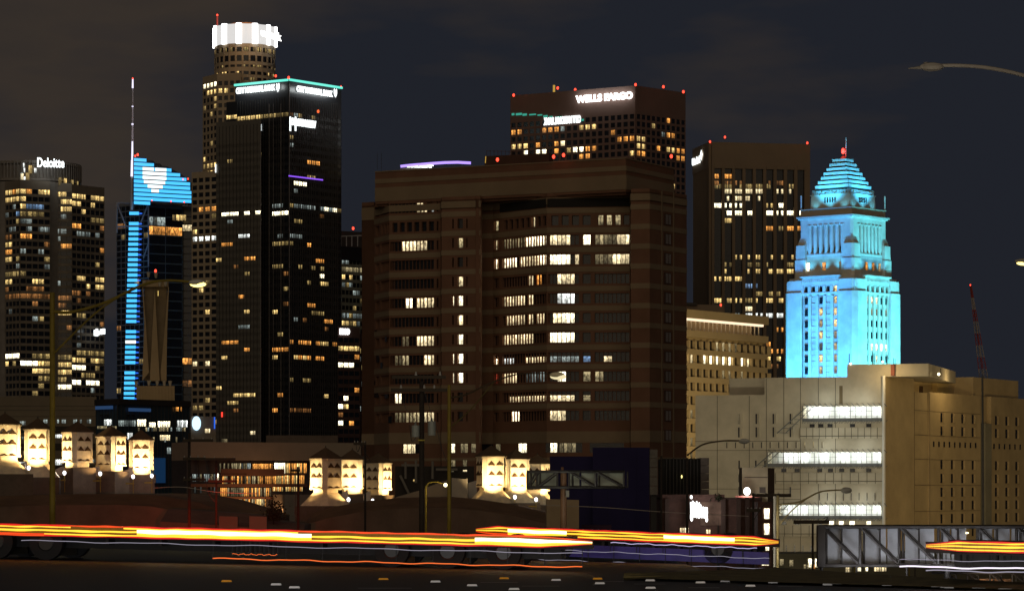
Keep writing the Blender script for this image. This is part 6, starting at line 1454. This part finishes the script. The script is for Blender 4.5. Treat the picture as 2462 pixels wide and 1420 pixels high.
# ================================================================== light trails of passing cars, built as made-up trailers edged with glowing strands
tyre = dm('tyre_black', (.012, .012, .012), rough=.7); chass = dm('chassis_black', (.012, .011, .011), rough=.5, var=.3, scale=2)
AMB = em('marker_amber', (1, .20, .01), 1.3, True); YEL = em('trail_yellow', (1, .52, .03), 1.9, True); HOT = em('trail_hot', (1, .86, .55), 2.6, True); ORG = em('trail_orange', (1, .07, .006), 1.1, True); REDM = em('trail_red_glow', (1, .010, .006), .8, True); THN = em('trail_thin_orange', (1, .17, .03), 1.1, True); WHT = em('trail_white_dim', (.62, .58, .72), .5)  # strand colours of the light trails
def trailer(label, A, B, y0, y1, lamps, axles, skirt=None, height=.20, lowstrip=None, bands=None):
    """A, B: (photo column, distance) of the two ends of the near side rail; y0, y1: rail rows there"""
    a, b = P(A[0], y0, A[1]), P(B[0], y1, B[1]); L = (b - a).length; u = (b - a) / L; n = Vector((u.y, -u.x, 0)).normalized(); up = Vector((0, 0, 1))
    r = root('light_trail_trailer', label, 'trailer', ((a.x + b.x) / 2, (a.y + b.y) / 2, ROADZ((a.x + b.x) / 2)))  # added trailer, there to carry the light trail strands
    def bx(mb, q0, q1, d0, d1, h0, h1):
        c = [a + u * q + n * d + up * h for h in (h0, h1) for q, d in ((q0, d1), (q1, d1), (q1, d0), (q0, d0))]; mb.hexa(c)
    mb = MB(); bx(mb, .5, L - .6, -2.4, -.02, -.16, .10); bx(mb, 0, L, -.3, -.02, -.14, .08); mb.build('deck', chass, r)
    mb = MB()
    for d in (-.8, -1.6): bx(mb, .6, L - .8, d, d + .12, -.42, -.16)
    for q in [L * i / 12 for i in range(1, 12)]: bx(mb, q, q + .08, -2.3, -.1, -.3, -.16)
    mb.build('chassis_rail', chass, r)
    for q in axles:
        for d in (-.05, -2.35):
            c = a + u * q + n * (d - .14); zr = ROADZ(c.x); rad = .40; c.z = zr + rad
            mb = MB(); mb.tube([c - n * .14, c + n * .14], rad, n=24); w = mb.build('wheel', tyre, r)
            mb = MB(); mb.tube([c + n * .141, c + n * .16], .2, .17, n=16); mb.build('rim', dm('rim_steel', (.06, .06, .06), rough=.35, metal=.7), w)
        mb = MB(); c = a + u * q; bx(mb, q - .25, q + .25, -1.8, -.3, -.6, -.3); mb.build('suspension', chass, r)
    nl = lamps; step = L / nl
    for j in range(nl):
        q0, q1 = j * step + .002, (j + 1) * step - .002; t = (j + .5) / nl
        hot, top, low = bands(t)
        mb = MB(); H_ = height; ns = 4
        def edges(t):      # seven wavy trail-like strands of glow between these heights
            w = [.5 * math.sin(t * (19 + 5 * i) * lamps / 60 + i * 1.7) + .3 * math.sin(t * (47 + 9 * i) * lamps / 60 + i) for i in range(8)]
            e = [(-1.05, -.80, -.52, -.20, .18, .48, .74, 1.05)[i] + .07 * w[i] for i in range(8)]
            tp = min(1, .35 + t * 9, .3 + (1 - t) * 9); return [H_ * (v * tp + .06 * w[3]) for v in e]
        mats_ = (3 if low else 2, 0 if low else 2, 4 if not hot else 0, 1 if hot else 0, 1 if hot else 4, 0 if top else 4, 3 if top else 2)  # outer rows coloured for the red glow round the trails
        for s_ in range(ns):
            qa, qb = q0 + (q1 - q0) * s_ / ns, q0 + (q1 - q0) * (s_ + 1) / ns; ea, eb = edges(qa / L), edges(qb / L)
            for i_ in range(7):
                g_ = .003
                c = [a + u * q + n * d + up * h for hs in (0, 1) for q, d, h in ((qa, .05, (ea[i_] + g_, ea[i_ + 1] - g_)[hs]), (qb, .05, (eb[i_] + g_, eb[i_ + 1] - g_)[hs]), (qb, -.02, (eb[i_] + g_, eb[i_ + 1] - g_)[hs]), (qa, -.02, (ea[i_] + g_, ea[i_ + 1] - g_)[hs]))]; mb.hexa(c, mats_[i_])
        mb.build('trail_strand', [YEL, HOT, ORG, REDM, AMB], r)
    if skirt:
        h0, h1, mat, s0, s1 = skirt; mb = MB(); bx(mb, L * s0, L * s1, -.10, -.05, h0, h1); mb.build('streak_skirt', mat, r)
    for (h, s0, s1, mat, th_) in lowstrip or ():
        mb = MB(); m = 60; base = len(mb.v)
        pts = [a + u * (L * (s0 + (s1 - s0) * i / m)) + n * .03 + up * (h + .012 * math.sin(i * .55) + .006 * math.sin(i * 1.3)) for i in range(m + 1)]
        mb.tube(pts, th_, n=5); mb.build('thin_trail_line', mat, r)  # thin light trails drawn as glowing lines
        if h < -.3:
            mb = MB()
            for i in range(0, m + 1, 6): mb.tube([pts[i] - n * .02, pts[i] - n * .02 + up * (-.16 - h)], .012, n=4)
            mb.build('trim_bracket', chass, r)
    return r
def bandsA(t): return ((.30 + .012 * math.sin(t * 300) < t < .57) or t > .82, t < .2 or .28 < t < .55, t > .16)
trailer('made-up flatbed trailer with yellow glowing strands as car light trails, left half of the road', (-130, 73), (1424, 71), 1268, 1304, 96, [1.2, 2.4, 10.6, 11.9, 13.2], bands=bandsA, height=.13,
        lowstrip=[(-.25, .12, .985, WHT, .008), (-.56, .42, .985, THN, .012), (-.45, .45, .52, THN, .006)])
bluem = dm('blue_streak_skirt', (.07, .055, .36), rough=.3, var=.35, scale=1.5)  # blue streak of passing traffic put into an added skirt
def bandsB(t): return (.10 < t < .30 or .62 < t < .86, True, t > .1)
trailer('shorter made-up trailer with yellow car light trails over an added blue skirt', (1145, 82), (1872, 80.5), 1273, 1302, 56, [1.0, 2.2, 6.4], bands=bandsB, height=.12, skirt=(-.60, -.28, bluem, .1, .97),
        lowstrip=[(-.19, .45, .93, em('trail_violet_white', (.75, .65, 1), .9), .009), (-.44, .1, .97, WHT, .007), (-.70, .12, .97, WHT, .006)])
def bandsC(t): return (False, True, True)
trailer('made-up trailer with a wavy orange car light trail entering at the right edge', (2226, 62), (3300, 61), 1311, 1330, 60, [7.4, 8.2], bands=bandsC, height=.105, lowstrip=[(-.42, -.06, 1, em('trail_pale_violet', (.95, .85, 1), 1.3), .016), (-.49, 0, 1, WHT, .012), (-.28, -.06, 1, WHT, .006)])
x0_, x1_ = -14.5, 4.2
rb = root('concrete_barrier', 'low dark concrete barrier with joints along the far edge of the road', 'barrier', (-5, 90, ROADZ(-5)))
for i in range(6):
    a_, b_ = x0_ + i * 3.12, x0_ + (i + 1) * 3.12 - .03; z0_, z1_ = ROADZ(a_), ROADZ(b_); mb = MB()
    mb.hexa([(a_, 89.6, z0_), (b_, 89.6, z1_), (b_, 90.2, z1_), (a_, 90.2, z0_), (a_, 89.8, z0_ + .42), (b_, 89.8, z1_ + .42), (b_, 90.0, z1_ + .42), (a_, 90.0, z0_ + .42)]); mb.build('barrier_segment', dm('barrier_concrete', (.12, .10, .085), var=.35, scale=1.5), rb)
# added red spots without a fixture, for the red glow on the shed roofs
for x_, w_ in ((330, 1), (560, 1.4)): light('added_red_spot', 'SPOT', P(x_, 1290, 114), 130000 * w_, (1, .05, .015), aim=P(x_ + 10, 1262, 320), size=.5, spot=8, blend=1)

# low wooden roof-edge shrubs and a dark bush in front of the amber glazing
def bush(label, px, y, D, w, h, n=500):
    mb = MB(); c = P(px, y, D); k = D / F
    rr = random.Random(px)
    for _ in range(n):
        p = c + Vector((rr.gauss(0, .36) * w * k, rr.gauss(0, .3) * w * k, abs(rr.gauss(.0, .5)) * h * k)); s = rr.uniform(.08, .2); d1 = Vector((rr.uniform(-1, 1), rr.uniform(-1, 1), rr.uniform(-1, 1))).normalized() * s; d2 = d1.orthogonal().normalized() * s * .6
        mb.face([p - d1, p - d2, p + d1, p + d2])
    r = root('bush', label, 'bush', (c.x, c.y, 0)); mb.build('foliage', dm('leaf_dark', (.04, .04, .02), var=.5, scale=3), r)
    m = MB(); m.tube([(c.x, c.y, 0), (c.x, c.y, c.z + .3)], .12, .05); m.build('stem', wood, r)
bush('dark leafy bush before the amber windows, left of the middle turrets', 658, 1250, 298, 30, 46)
bush('low scrubby plant on top of the brick bar wall', 1727, 1200, 222, 14, 8, 120)
# overhead wires
for lab, pts in (('thin pale wire sagging across the left street lamp pole', [(372, 1172, 150), (440, 1170, 150), (520, 1182, 150), (620, 1186, 150)]), ('pair of thin wires crossing the navy building', [(1300, 1213, 140), (1450, 1219, 140), (1600, 1230, 140), (1800, 1240, 140)])):
    mb = MB(); mb.tube(curve(pts), .02, n=4); o = mb.build('overhead_wire', dm('wire_pale', (.35, .3, .25)), None); tag(o, lab, 'wire')
